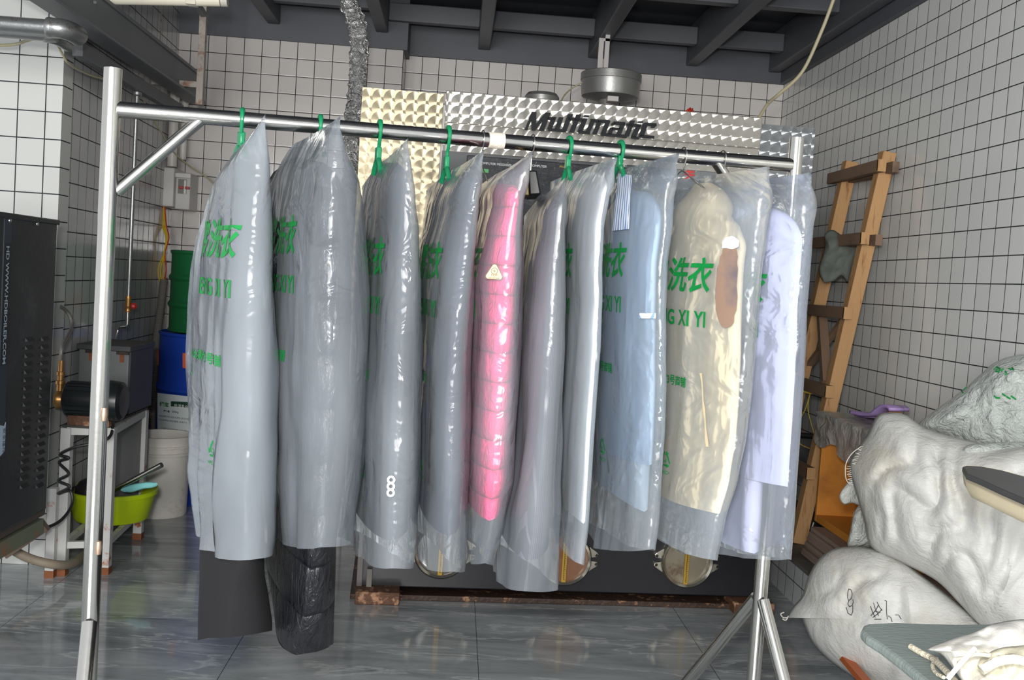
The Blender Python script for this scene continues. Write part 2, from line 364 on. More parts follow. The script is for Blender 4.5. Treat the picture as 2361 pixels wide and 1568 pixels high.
# lettering on the fascia, drawn as slanted strokes
def cp(x, y): return 1200+x/6.944, 240+y/6.944
LET = M('logo_black', (24, 27, 30), .8)
lm = MB()
def lpoly(pts): lm.prism([onm(*cp(x, y), .033) for x, y in pts], mn*.008)
def lst(x0, y0, x1, y1, w_):
    # slanted stem or level bar with a horizontal or vertical pen
    if abs(y1-y0) > abs(x1-x0)*.8: lpoly([(x0-w_/2, y0), (x0+w_/2, y0), (x1+w_/2, y1), (x1-w_/2, y1)])
    else: lpoly([(x0, y0-w_/2), (x1, y1-w_/2), (x1, y1+w_/2), (x0, y0+w_/2)])
lpoly([(66,412),(178,128),(250,130),(246,322),(395,138),(482,146),(372,432),(290,430),(355,262),(238,423),(175,422),(170,262),(106,417)])
for a in ((430,232,545,238,48),(538,210,462,402,74),(440,412,720,430,44),(650,214,578,412,74),(798,166,690,440,80),(755,236,1045,262,46),(930,172,815,456,80),
          (1030,240,950,440,76),(925,446,1110,462,46),(1165,250,1065,470,72),(1120,262,1425,288,46),(1268,270,1182,482,74),(1400,272,1320,480,74),(1290,484,1695,520,48),
          (1490,305,1672,316,48),(1492,300,1478,342,56),(1640,312,1556,515,74),(1455,396,1610,408,40),(1462,380,1422,490,62),(1790,268,1695,520,78),(1695,330,1925,350,40),
          (1890,345,1800,540,78),(1770,532,1890,548,42),(2000,312,1930,520,80),(1985,322,2172,334,46),(2140,334,2112,384,60),(1905,516,2135,534,44)): lst(*a)
lpoly([(1016,180),(1098,184),(1086,214),(1004,210)]); lpoly([(1884,276),(1962,282),(1950,306),(1872,302)])
# serif dots sit proud in bright metal below the black caps
lm.build('raised_lettering', LET, mach, smooth=False)
for q_ in (((1004,210),(1086,214),(1078,234),(996,230)), ((1872,302),(1950,306),(1942,332),(1864,328))): MB().prism([onm(*cp(x, y), .033) for x, y in q_], mn*.006).build('letter_dot', M('bright_metal', (225, 225, 225), .2, .8), mach, smooth=False)

# black solvent tank at the foot with three round sight windows
TANK = M('tank_black', (34, 34, 38), .32, 0, .25, 6, .03, 50)
mbox(u0, u1,   .045, .60, -1.6, 0).build('solvent_tank', TANK, mach, bevel=.006)
RUST = M('rusty_steel', (92, 62, 44), .6, .2, .4, 14, .3, 60, stain=(168, 128, 98), sscale=16, slo=.55, shi=.62)
mbox(u0-.03, u1+.02, 0, .022, -1.6, .02).build('base_frame', M('base_rust', (66, 50, 42), .5, .3, .4, 14, .3, 60, stain=(150, 112, 84), sscale=20, slo=.58, shi=.64), mach, bevel=.003)
mbox(u0-.01, u0+.16, 0, .05, -.02, .085).build('anchor_foot', RUST, mach, bevel=.004); mbox(u1-.11, u1+.06, 0, .045, -.05, .08).build('anchor_foot', RUST, mach, bevel=.004)
mbox(u0+.03, u0+.05, .045, .12, 0, .02).build('weld_bracket', M('grey_patch', (120, 116, 112), .5, .4), mach); mbox(u0-.008, u0+.012, .04, .55, 0, .012).build('edge_strip', M('worn_steel', (96, 92, 90), .4, .5), mach)
GL = ((120, 118, 112), (150, 108, 82), (150, 142, 122))
BR = M('gauge_brass', (196, 158, 62), .4, .3); RNG = M('ring_steel', (196, 190, 176), .22, .9)
for k, (px, py) in enumerate(((1017, 1269), (1301, 1286), (1582, 1292))):
    U, Z = mc(px, py); c = mp(U, Z, 0)
    R = .106
    ring = MB().lathe([(R-.012, 0), (R-.012, .022), (R-.004, .03), (R+.002, .022), (R+.003, 0)], c, 56, mn).build('window_ring', RNG, mach)
    gm = M('sight_glass_%d' % k, GL[k], .08, 0, .3, 9, 0, 40, stain=(90, 60, 44), sscale=9, slo=.5, shi=.7)
    MB().lathe([(0, .006), (R-.03, .006), (R-.012, .004)], c, 48, mn).build('glass', gm, ring)
    MB().add([c+mdir*a+Vector((0,0,b))+mn*o_ for a, b, o_ in ((-.009,-R+.008,.008),(.009,-R+.008,.008),(.009,R-.008,.008),(-.009,R-.008,.008),(-.009,-R+.008,.014),(.009,-R+.008,.014),(.009,R-.008,.014),(-.009,R-.008,.014))],
        [(0,3,2,1),(4,5,6,7),(0,1,5,4),(1,2,6,5),(2,3,7,6),(3,0,4,7)]).build('level_scale', BR, ring, smooth=False)
    tk = MB()
    for j in range(22): z = -R+.02+j*.0085; tk.prism([c+mdir*a+Vector((0,0,z+b))+mn*.0142 for a, b in ((-.001,0),(.006 if j%5==0 else .004,0),(.006 if j%5==0 else .004,.0012),(-.001,.0012))], mn*.0006)
    tk.prism([c+mdir*a+Vector((0,0,b))+mn*.0142 for a, b in ((-.0012,-R+.02),(.0002,-R+.02),(.0002,R-.03),(-.0012,R-.03))], mn*.0006)
    tk.build('scale_marks', BLK, ring, smooth=False)
    for sd in (-1, 1):
        for up in (-1, 1):
            b = c+mdir*(sd*(R-.004))+Vector((0, 0, up*.006)); e = mdir*sd; z = Vector((0, 0, up))
            MB().prism([b, b+e*.030+z*.004, b+e*.034+z*.016, b+e*.026+z*.024, b+e*.008-mdir*sd*.012+z*.044], mn*.014).build('clamp_lug', RNG, ring, smooth=False, bevel=.002)
            MB().lathe([(0, .0), (.006, .0), (.006, .018), (0, .018)], b+e*.025+z*.012, 16, mn).build('clamp_bolt', M('bolt_dark', (70, 66, 60), .4, .8), ring)
# fans and wiring on the roof of the machine
FG = M('cast_aluminium', (150, 150, 148), .38, .6, .12, 12, .05, 80)
p = at(1405, 238, Y=5.55); rb = (at(1474, 205, Y=5.55)-at(1338, 200, Y=5.55)).length/2
f = thing('extractor_fan', (p.x, p.y, zT), 'large grey drum shaped fan motor above the machine hung under a white bracket', 'fan')
dz = at(1405, 172, Y=5.55).z; db = at(1405, 232, Y=5.55).z
MB().lathe([(0, 0), (rb*.5, 0), (rb*.62, .006), (rb*.95, .018), (rb*.97, .03), (rb, .1), (rb+.004, .102), (rb+.004, dz-db), (rb*.98, dz-db+.004), (0, dz-db+.008)], (p.x, p.y, db), 48).build('drum', FG, f)
MB().lathe([(.05, zT-.02), (.05, db+.004)], (p.x-.01, p.y, 0), 20).build('neck', M('neck_grey', (130, 128, 124), .5, .3), f)
mb = MB(); b0 = at(1392, 165, Y=5.55).x; mb.box((b0-.04, p.y-.03, dz), (b0-.014, p.y-.008, 2.60)); mb.box((b0-.006, p.y-.03, dz), (b0+.018, p.y-.008, 2.64)); mb.box((b0-.04, p.y-.03, 2.6), (b0+.018, p.y-.008, 2.615)); mb.box((b0-.034, p.y-.008, dz+.03), (b0+.016, p.y-.003, dz+.08))
mb.build('hanger_bracket', M('white_bracket', (190, 186, 184), .5), f, smooth=False)
MB().box((p.x-.03, p.y-.135, db-.026), (p.x+.03, p.y-.07, db+.002)).build('terminal_block', M('pale_plastic', (205, 200, 195), .5), f, bevel=.003)
p2 = at(1249, 235, Y=5.3); r2 = .088; z2 = at(1249, 214, Y=5.3).z
f2 = thing('vent_cap', (p2.x, p2.y, zT-.03), 'small rounded aluminium vent cap on the machine roof left of the drum fan', 'vent')
MB().lathe([(0, zT-.03), (r2*.8, zT-.03), (r2, zT), (r2+.002, z2-.022), (r2*.86, z2-.004), (0, z2)], (p2.x, p2.y, 0), 40).build('cap', FG, f2)
q = at(1592, 258, Y=4.15); pv = thing('pipe_end', (q.x, q.y, zT-.03), 'open white pipe end stuffed with red wires above the machine', 'pipe')
MB().tube([(q.x-.05, q.y+.16, zT-.04), (q.x, q.y, q.z)], .0185, 20, False).build('pipe_sleeve', M('pvc_white', (214, 208, 200), .4), pv, solid=.003)
mb = MB()
for k in range(7): a = k*.9; mb.tube(smooth_path([(q.x-.045+.006*math.cos(a), q.y+.12, zT-.03), (q.x+.01*math.cos(a), q.y+.01, q.z+.01*math.sin(a)), (q.x-.02+.01*math.cos(a), q.y-.03, q.z-.012+.008*math.sin(a)), (q.x-.05, q.y-.01, zT+.0)], 6), .003, 6)
mb.build('red_wires', M('red_wire', (205, 60, 45), .4), pv)
CB = M('cream_cable', (176, 168, 138), .45)
def cable(name, pts, r, mat, label, cat='cable', group=None, k=10, n=10):
    o = MB().tube(smooth_path(pts, k), r, n).build(name, mat); return tag(o, label, cat, group)
cable('cable', [at(1925, -10, Y=4.3), at(1895, 70, Y=4.35), at(1850, 165, Y=4.4), at(1795, 218, Y=4.4), at(1770, 240, Y=4.35), at(1748, 275, Y=4.3)], .0075, CB, 'cream cable hanging from the ceiling down to the right end of the machine')
cable('wire', [at(1342, 190, Y=5.5), at(1318, 204, Y=5.5), at(1300, 222, Y=5.45), at(1290, 245, Y=5.4)], .004, CB, 'thin cream wire curving from the drum fan to the vent cap', 'wire')
# foil wrapped duct
t = NT('foil'); v = t.vec('Object'); nr = t.bump(t.math('ADD', t.noise(22, 3, t.vec('Object', (1, 1, 2.2)), .6, 1.0), t.math('MULTIPLY', t.noise(60, 3, v, .6, .8), .3)), 1.0, .07)
FOIL = t.done(t.bsdf((.92, .92, .91, 1), .26, .85, nr))
pts = smooth_path([at(790, -60, Y=4.75), at(802, 0, Y=4.8), at(818, 40, Y=4.85), at(828, 85, Y=4.9), at(826, 150, Y=4.9), at(822, 210, Y=4.9), at(815, 275, Y=4.88), at(812, 340, Y=4.85), at(811, 400, Y=4.8), at(806, 520, Y=4.78), at(800, 760, Y=4.78)], 26)
mb = MB(); mb.tube(pts, .041, 36, True)
for i, v_ in enumerate(mb.v):
    k = i//36; c_ = pts[min(k, len(pts)-1)]; d_ = v_-c_; q = v_*26; f = .07*math.sin(k*.62)+.22*noise.noise(q)+.14*noise.noise(q*2.3); mb.v[i] = c_+d_*(1+f)
o = mb.build('foil_duct', FOIL, ang=25); tag(o, 'crumpled foil wrapped duct coming down from ceiling beside the machine', 'duct')
# ------------------------------------------------------------------ stainless garment rack
STL = M('polished_stainless', (205, 203, 198), .17, 1, .04, 4, .05, 30)
RL, RR_ = Vector((-.750, 2.2, 0)), Vector((.838, 2.545, 0)); RT = .0188
zL, zR = at(275, 248, Y=2.2).z-.004, at(1822, 381, Y=2.54).z+.001
rack = thing('garment_rack', RL, 'polished stainless steel tube garment rack with splayed feet and welded corner braces', 'rack')
MB().tube([RL, RL+Vector((0, 0, at(262, 158, Y=2.2).z))], RT, 28).build('post', STL, rack)
MB().tube([RR_, RR_+Vector((0, 0, at(1838, 318, Y=2.545).z))], RT*.97, 28).build('post', STL, rack)
RA, RB = RL+Vector((0, 0, zL)), RR_+Vector((0, 0, zR)); rdir = (RB-RA).normalized()
MB().tube([RA+rdir*(.012+(RB-RA).length*i/24*.985) for i in range(25)], .0172, 28).build('rail', STL, rack)
b1 = at(268, 442, Y=2.21); fr = (at(478, 275, Y=2.3).x-RA.x)/(RB.x-RA.x)
MB().tube([b1, RA+(RB-RA)*fr-Vector((0, 0, .008))], .0135, 24).build('corner_brace', STL, rack)
MB().tube([RB-Vector((.0, 0, .26)), RA+(RB-RA)*.865-Vector((0, 0, .008))], .0135, 24).build('corner_brace', STL, rack)
for P0, zj, dirs in ((RL, .475, ((283, .30), (108, .30))), (RR_, .487, ((291, .30), (120, .36)))):
    for a, L_ in dirs:
        e = P0+Vector((L_*math.cos(math.radians(a)), L_*math.sin(math.radians(a)), .0)); MB().tube([P0+Vector((0, 0, zj))+(e-P0).normalized()*.012, e+Vector((0, 0, .012))], .0165, 24).build('leg', STL, rack)
        MB().lathe([(0, 0), (.02, 0), (.02, .016), (.017, .03)], e, 20).build('foot_cap', M('rubber_black', (30, 30, 30), .7), rack)
for z in (.64, .93): MB().lathe([(0, -.016), (.006, -.014), (.008, 0), (.006, .014), (0, .016)], RL+Vector((.015, -.0125, z)), 12).build('weld_spot', M('weld', (190, 165, 145), .45, .8), rack)
o = MB().tube([RA+(RB-RA)*f_ for f_ in (.505, .512, .520, .528)], .0192, 24).build('tape_wrap', M('cream_tape', (222, 214, 200), .7, bump=.5, bscale=50)); tag(o, 'cream adhesive tape wound around the rack rail between two hangers', 'tape')

def rail_at(px):
    lo, hi = 0, 1
    for _ in range(40):
        m_ = (lo+hi)/2
        if pr(RA+(RB-RA)*m_)[0] < px: lo = m_
        else: hi = m_
    return RA+(RB-RA)*lo
def lerpk(ks, t):
    if t <= ks[0][0]: return ks[0][1]
    for (a, va), (b, vb) in zip(ks, ks[1:]):
        if t <= b:
            f = (t-a)/(b-a+1e-9); f = f*f*(3-2*f)*.5+f*.5; return va+(vb-va)*f
    return ks[-1][1]
def Bf(s): return max(0, math.sin(PI*min(1, max(0, s))**.72))**.75
def Bc(s):
    s = min(1, max(0, s)); return math.sin(s/.14*PI/2)**.7 if s < .14 else max(0, math.cos((s-.14)/.86*PI/2))**.8
class Loft:
    """Hanging body between a near seam and a far seam; both sides bulge out sideways."""
    def __init__(S, hook, apex, neck, far, xF, rows, hem, W=.29, seed=0, folds=.007, taper=.10, hmin=.025, sK=.5, corner=False):
        S.corner = corner; S.B = Bc if corner else Bf
        S.H = rail_at(hook[0]); S.seed = seed; S.folds = folds; S.taper = taper; S.sK = sK
        xs = sum(r[2] for r in rows)/len(rows); lat = abs(xs-hook[0])/FPX*S.H.y
        b = math.sqrt(max(min(.16, W*.92)**2, W*W-lat*lat)); S.yN = S.H.y-b; S.yF = S.H.y+b*.95
        S.zA = at(*apex, Y=S.yN).z; S.zK = at(*neck, Y=S.H.y).z; S.zF = at(*far, Y=S.yF).z
        yl = S.H.y
        S.hN = at(*hem[1], Y=S.yN).z; S.hL = at(*hem[0], Y=yl).z; S.hR = at(*hem[2], Y=yl).z; S.hF = hem[3] if len(hem) > 3 else (S.hL+S.hR)/2
        ks = []
        for (py, a, c, d) in [(apex[1], None, apex[0], None)]+rows:
            N = at(c, py, Y=S.yN); ks.append(((S.zA-N.z)/(S.zA-S.hN), N.x, a, d))
        S.NX = [(k[0], k[1]) for k in ks]; S.xF = [((S.zA-at(apex[0], y, Y=S.yN).z)/(S.zA-S.hN), x) for y, x in (xF if isinstance(xF, list) else [(apex[1], xF), (hem[1][1], xF)])]
        S.hl = []; S.hr = []; S._h = None
        for t, _, a, d in ks[1:]:
            for side, tgt, out in ((1, a, S.hl), (-1, d, S.hr)):
                if tgt is None: out.append((t, hmin)); continue
                lo, hi = hmin*.4, .26
                for _ in range(16):
                    m_ = (lo+hi)/2; S._h = m_; v = [pr(S.P(side, s/14, t, fold=False))[0] for s in (range(1, 14) if not (corner and side > 0) else [2])]
                    ok = (min(v) > tgt) if side > 0 else (max(v) < tgt)
                    if ok: lo = m_
                    else: hi = m_
                out.append((t, max(hmin*.5, lo)))
        S._h = None
    def z0(S, s):
        if s < S.sK: return S.zK+(S.zA-S.zK)*(1-s/S.sK)**(1.5 if S.corner else 1.1)
        return S.zK+(S.zF-S.zK)*((s-S.sK)/(1-S.sK))**1.4
    def zb(S, side, s):
        m_ = S.hL if side > 0 else S.hR
        return S.hN+(m_-S.hN)*min(1, s*2)**.8 if s < .5 else m_+(S.hF-m_)*(s-.5)*2
    def tz(S, side, s, z): return (S.z0(s)-z)/(S.z0(s)-S.zb(side, s))
    def axis(S, t):
        N = Vector((lerpk(S.NX, t), S.yN, 0)); zt = S.zA+(S.hN-S.zA)*t; F = Vector((xof(lerpk(S.xF, t), S.yF, zt), S.yF, 0)); return N, F
    def P(S, side, s, t, k=1, fold=True, off=0, shrink=0):
        N, F = S.axis(max(0, t)); d = F-N; L = Vector((-d.y, d.x, 0)).normalized()
        h = S._h if S._h is not None else lerpk(S.hl if side > 0 else S.hr, t)
        tp = min(1, max(0, t)/S.taper); tp = (tp*tp*(3-2*tp))**.6
        z = S.z0(s)+(S.zb(side, s)-S.z0(s))*t
        p = N+d*s+L*side*(h*k*(S.B if side > 0 else Bf)(s)*tp+off); p.z = z
        if fold and S.folds:
            e = min(1, 6*s, 6*(1-s))*min(1, t*5); q = Vector((s*7+side*9+S.seed*3.1, t*2.2, S.seed)); a = S.folds*(.7+.9*t)
            f = noise.noise(q)*1.5+noise.noise(q*2.3+Vector((5, 0, 0)))*.8+.5*noise.noise(Vector((s*3+S.seed, t*11, side)))+.6*noise.noise(Vector((s*19+S.seed, t*1.6, side)))
            f = f if f > 0 else f*(.9 if S.corner else .12)
            p += L*side*a*f*e*k
        return p
    def mesh(S, ns=30, nt=64, kz=None):
        mb = MB(); P = []
        for j in range(nt+1):
            t = (j/nt)**1.15; row = [S.P(1, i/ns, t) for i in range(ns+1)]+[S.P(-1, i/ns, t) for i in range(ns-1, 0, -1)]; P.append(row+[row[0]])
        mb = MB(); n = len(P[0])-1; vs = [v for r in P for v in r[:-1]]
        mb.add(vs, [(j*n+i, j*n+(i+1) % n, (j+1)*n+(i+1) % n, (j+1)*n+i) for j in range(nt) for i in range(n)]); return mb
    def inner(S, ztop, zbot, sa=.07, sb=.93, drop=.10, k=.86, wmin=.16, rng=None, ns=22, nt=60, wr=.004, sm=.5, cap=True, seed=0, flare=0, tilt=0):
        rows = []; mb = MB()
        for j in range(nt+1):
            f = j/nt; z = ztop+(zbot-ztop)*f
            a, b = (sa, sb) if rng is None else (lerpk([(r[0], r[1]) for r in rng], -z), lerpk([(r[0], r[2]) for r in rng], -z))
            w_ = min(1, max(0, (ztop-z)/drop)); w_ = wmin+(1-wmin)*math.sqrt(1-(1-w_)**2)
            a2, b2 = sm-(sm-a)*w_, sm+(b-sm)*w_; row = []
            for side in (1, -1):
                for i in range(ns):
                    u = i/ns; u = u if side > 0 else 1-u; s = a2+(b2-a2)*u
                    zz = z+(.006*math.sin(u*5+seed)+tilt*(.6-s) if j > nt-6 else 0)*(1-(nt-j)/6); t = S.tz(side, s, zz)
                    e = max(0.02, math.sin(PI*u))**.4
                    n_ = 1+wr*18*noise.noise(Vector((u*6+seed*4, zz*9, side+seed)))
                    p = S.P(side, s, max(.0, t), k=k*(1+flare*min(1, max(0, t-1.0)*5))*e*min(1, .55+.45*w_)*min(1, n_), fold=False); p.z = zz; row.append(p)
            rows.append(row)
        n = len(rows[0]); mb.add([v for r in rows for v in r], [(j*n+i, j*n+(i+1) % n, (j+1)*n+(i+1) % n, (j+1)*n+i) for j in range(nt) for i in range(n)])
        if cap: mb.f.append(tuple(range(n)))
        return mb
    def locate(S, px, py, side=1, k=1, off=0):
        best = None
        for i in range(1, 120):
            s = i/120; N, F = S.axis(.5); y = (N+(F-N)*s).y; z = at(px, py, Y=y).z; t = S.tz(side, s, z); p = S.P(side, s, t, k=k, fold=False, off=off)
            z = at(px, py, Y=p.y).z; t = S.tz(side, s, z); p = S.P(side, s, t, k=k, off=off, fold=False); e = abs(pr(p)[0]-px)
            if best is None or e < best[0]-.5: best = (e, s, t, p, z)
            if e < 2.5: break
        return best[1:]
    def patch(S, quad, side=1, k=.9, off=.002, n=8):
        P = []
        for j in range(n+1):
            r = []
            for i in range(n+1):
                u, v = i/n, j/n; a = [(1-u)*(1-v), u*(1-v), u*v, (1-u)*v]
                r.append(S.locate(sum(q[0]*w_ for q, w_ in zip(quad, a)), sum(q[1]*w_ for q, w_ in zip(quad, a)), side, k, off)[2])
            P.append(r)
        return MB().grid(P)
# film
def film(name, alpha, tint=(220, 230, 241)):
    t = NT(name); v = t.vec('Object', (1, 1, .45)); v2 = t.vec('Object', (1, 1, 1))
    mask = t.ramp(t.noise(3.2, 2, v2, .5), .44, .6)
    cr = t.math('MULTIPLY', t.noise(9, 2, t.vec('Object', (1, 1, 1.3)), .5, 1.5), mask)
    h = t.math('ADD', t.math('MULTIPLY', t.noise(7, 2, v, .5, .6), 1.0), t.math('MULTIPLY', cr, .8))
    nr = t.bump(t.math('ADD', h, t.math('MULTIPLY', t.noise(26, 2, t.vec('Object', (1, 1, .12)), .5, .3), .22)), .8, .024)
    di = t.n('ShaderNodeBsdfDiffuse'); di.inputs[0].default_value = srgb(*tint); tl = t.n('ShaderNodeBsdfTranslucent'); tl.inputs[0].default_value = srgb(*tint)
    m1 = t.n('ShaderNodeMixShader'); m1.inputs[0].default_value = .28; t.l(di.outputs[0], m1.inputs[1]); t.l(tl.outputs[0], m1.inputs[2])
    tr = t.n('ShaderNodeBsdfTransparent'); tr.inputs[0].default_value = (.97, .98, .98, 1)
    m2 = t.n('ShaderNodeMixShader'); lw = t.n('ShaderNodeLayerWeight'); lw.inputs[0].default_value = .25
    a = t.math('ADD', t.math('MULTIPLY', lw.outputs['Facing'], .13), t.math('MULTIPLY_ADD', t.ramp(t.noise(5, 3, t.vec('Object', (1, 1, .35))), .3, .7), .17, alpha-.085))
    t.l(t.math('MINIMUM', a, .95), m2.inputs[0]); t.l(tr.outputs[0], m2.inputs[1]); t.l(m1.outputs[0], m2.inputs[2])
    gl = t.n('ShaderNodeBsdfGlossy'); gl.inputs['Roughness'].default_value = .17; gl.inputs[0].default_value = (1, 1, 1, 1); t.l(nr, gl.inputs['Normal'])
    fr = t.n('ShaderNodeFresnel'); fr.inputs[0].default_value = 1.5; t.l(nr, fr.inputs['Normal']); m3 = t.n('ShaderNodeMixShader')
    t.l(t.math('MULTIPLY', fr.outputs[0], .75), m3.inputs[0]); t.l(m2.outputs[0], m3.inputs[1]); t.l(gl.outputs[0], m3.inputs[2]); return t.done(m3)
FILM = film('milky_film', .31); FILM2 = film('clinging_film', .22); FILM3 = film('clear_milky_film', .23)
PRT = M('green_print', (14, 136, 62), .5)
GH = M('green_plastic', (24, 128, 84), .3); WH = M('hook_wire', (190, 188, 184), .2, .95)
def fabric(name, rgb, rough=.9, bs=0, **k): return M(name, rgb, rough, 0, .06, 14, .08, 160, **k)
def stripes(name, a, b, freq, axis=0, rough=.8, duty=.5):
    t = NT(name); uv = t.n('ShaderNodeTexCoord'); sp = t.n('ShaderNodeSeparateXYZ'); t.l(uv.outputs['Object'], sp.inputs[0])
    s_ = sp.outputs[2] if axis == 2 else t.math('ADD', t.math('MULTIPLY', sp.outputs[0], 1.6), t.math('MULTIPLY', sp.outputs[1], .8))
    f = t.math('GREATER_THAN', t.math('FRACT', t.math('MULTIPLY', s_, freq)), duty); return t.done(t.bsdf(t.mix(f, srgb(*a), srgb(*b)), rough))
def puffer(name, rgb, rough=.35, pitch=.075):
    t = NT(name); uv = t.n('ShaderNodeTexCoord'); sp = t.n('ShaderNodeSeparateXYZ'); t.l(uv.outputs['Object'], sp.inputs[0])
    q = t.math('ABSOLUTE', t.math('SINE', t.math('MULTIPLY', sp.outputs[2], PI/pitch))); q = t.math('POWER', q, .4)
    h = t.math('ADD', q, t.math('MULTIPLY', t.noise(24, 4, t.vec('Object', (1.6, 1.6, .7)), .6, 1), .9)); return t.done(t.bsdf(srgb(*rgb), rough, 0, t.bump(h, .9, .02)))
def hanger(B, kind, label, group, dx=0, clamp=False):
    H = B.H; N, F = B.axis(.2); d = (F-N).normalized(); R = .0172+.004; mat = GH if kind == 'g' else WH; r = .0052 if kind == 'g' else .0016
    t_ = thing('clothes_hanger', H, label, 'clothes hanger', group); p0 = H+d*0
    nk = B.zK+.012 if kind == 'g' else B.zK+.02
    # arc over the rail in the plane across it, then the stem down to the collar
    side = Vector((rdir.y, -rdir.x, 0)).normalized(); pts = []
    for i in range(13):
        a = math.radians(205-i*17); pts.append(p0+side*(-R*math.cos(a))*-1*1+Vector((0, 0, R*math.sin(a))))
    pts = [p0+side*(R*math.cos(math.radians(a)))+Vector((0, 0, R*math.sin(math.radians(a)))) for a in range(200, -31, -20)]
    pts += [p0+side*.012+Vector((0, 0, -R*1.15)), p0+side*.004+Vector((0, 0, -R*1.7)), Vector((p0.x, p0.y, nk))]
    if kind == 'g':
        hk = MB(); sp_ = smooth_path(pts, 4); hk.tube(sp_, r, 10, True, [r*(1+.2*math.sin(i*.1)) for i in range(len(sp_))]); hk.build('hook', mat, t_)
        MB().box((-.012, -.006, nk-.012), (.012, .006, nk+.02), M4=Matrix.Translation((p0.x, p0.y, 0))@Matrix.Rotation(math.atan2(d.y, d.x), 4, 'Z')).build('neck', mat, t_, bevel=.003)
        ar = [Vector((p0.x, p0.y, nk-.006))+d*(x*.04)-Vector((0, 0, .022*x*x+.01*abs(x))) for x in (-1, -.75, -.5, -.25, 0, .25, .5, .75, 1)]
        MB().tube(smooth_path(ar, 4), .006, 10).build('shoulder_arm', mat, t_)
    else:
        MB().tube(smooth_path(pts, 5), r, 8).build('hook', mat, t_)
        if not clamp:
            ar = [Vector((p0.x, p0.y, nk-.002))+d*(x*.10)-Vector((0, 0, .05*abs(x))) for x in (-1, -.6, -.3, 0, .3, .6, 1)]; MB().tube(ar, .0016, 8).build('shoulder_wire', mat, t_)
    return t_
GC = 'garment covers on the rack'; GHG = 'hangers on the rack'
def cover(B, label, yi=None, fm=None):
    o = B.mesh(34, 80).build('garment_cover', fm or FILM, ang=180, fix=False); tag(o, label, 'garment cover', GC)
    if yi:
        ref = B.H.z; s0, t0, p0, _ = B.locate(*yi); N, F = B.axis(.5); Wd = (F-N).length; sgn = 1
        def fn(zl, s_c, ox):
            def g(x, y):
                z = zl+y; s = min(.97, max(.02, s_c-(x+ox)/Wd)); t = B.tz(1, s, z); return B.P(1, s, t, off=.0016)
            return g
        zc = at(*yi, Y=p0.y).z; pw = .108
        for s_, size, dz, ox, sh in (('鹏洗衣', .086, -.034, -.225, .25), ('PENG XI YI', .051, -.122, -.222, 0), ('Add:云泉2幢3号商铺', .0262, -.268, -.262, 0), ('Tel.', .0262, -.305, -.262, 0)):
            mb = text_mesh(s_, size, shear=sh, bold=size*.022, fn=fn(zc+dz, s0, ox+.01), cuts=1 if size > .04 else 0)
            pt = mb.build('printed_text', PRT, o, smooth=False, fix=False)
        # triangular recycling mark with 04 and PE-HD
        zm = zc-.455; g = fn(zm, s0, -.075); tri = [Vector((math.cos(a), math.sin(a)))*.026 for a in (PI/2, PI/2+2.094, PI/2+4.189)]; mb = MB()
        for i in range(3):
            a, b = tri[i], tri[(i+1) % 3]; d = (b-a); n = Vector((-d.y, d.x)).normalized()*.0022; q = [a+d*.16, a+d*.72]
            vs = [q[0]-n, q[1]-n, q[1]+n, q[0]+n]; mb.add([g(v.x, v.y) for v in vs], [(0, 1, 2, 3)]); e = [a+d*.70-n*2.6, a+d*.90, a+d*.70+n*2.6]; mb.add([g(v.x, v.y) for v in e], [(0, 1, 2)])
        mb.build('recycling_mark', PRT, o, smooth=False, fix=False)
        text_mesh('04', .017, fn=fn(zm-.008, s0, -.085)).build('printed_text', PRT, o, smooth=False, fix=False)
        text_mesh('>PE-HD<', .0135, fn=fn(zm-.034, s0, -.102)).build('printed_text', PRT, o, smooth=False, fix=False)
    return o
zpx = lambda B, py: at(pr(B.H)[0], py, Y=B.H.y).z

B1 = Loft((558, 0), (612, 262), (556, 338), (500, 425), [(262,505),(400,472),(450,458),(550,445),(650,438),(800,430),(950,436),(1100,441),(1190,450),(1256,458)], [(340,545,611,620),(400,540,607,623),(450,535,603,627),(520,530,599,631),(600,527,594,633),(700,524,591,635),(800,522,589,636),(1000,520,585,635),(1190,515,580,637),(1290,512,577,637)], [(480,1258),(577,1291),(637,1262)], seed=1, folds=.008, corner=True, W=.19)
cover(B1, 'leftmost milky film cover on the rack, long black coat tail hanging below it', (521, 548))
B2 = Loft((738, 0), (785, 268), (735, 335), (575, 500), [(268,600),(500,570),(700,565),(1100,570),(1262,590)], [(340,722,781,802),(400,712,777,830),(450,705,774,838),(520,700,772,842),(600,698,770,846),(700,697,769,849),(800,697,768,849),(900,697,765,845),(1000,695,760,840),(1100,692,754,832),(1190,690,746,818),(1262,690,738,806)], [(670,1245),(735,1262),(802,1243)], seed=2, folds=.005, corner=True)
cover(B2, 'bulging film cover second from left with a glossy black puffer hanging out below', (668, 540), fm=FILM2)
B3 = Loft((875, 0), (941, 318), (873, 372), (840, 430), [(318,838),(500,822),(1000,806),(1312,796)], [(380,900,944,948),(450,893,948,958),(520,890,946,966),(650,882,941,971),(780,873,932,972),(900,866,926,972),(1000,862,921,971),(1100,860,917,969),(1200,858,913,962),(1312,858,907,956)], [(840,1275),(915,1311),(955,1297)], seed=3, folds=.004, corner=True)
cover(B3, 'film cover third from left over a charcoal suit with ring shaped buttons near the hem', (872, 590), fm=FILM2)
B4 = Loft((1033, 0), (1117, 345), (1032, 392), (985, 440), [(345,985),(600,962),(1000,960),(1318,962)], [(400,1060,1106,1112),(450,1045,1099,1104),(550,1020,1090,1098),(620,1011,1076,1092),(750,1003,1060,1086),(860,997,1050,1082),(1000,991,1044,1080),(1100,989,1042,1080),(1200,987,1042,1076),(1318,990,1046,1068)], [(985,1285),(1040,1318),(1066,1300)], seed=4, folds=.004, corner=True)
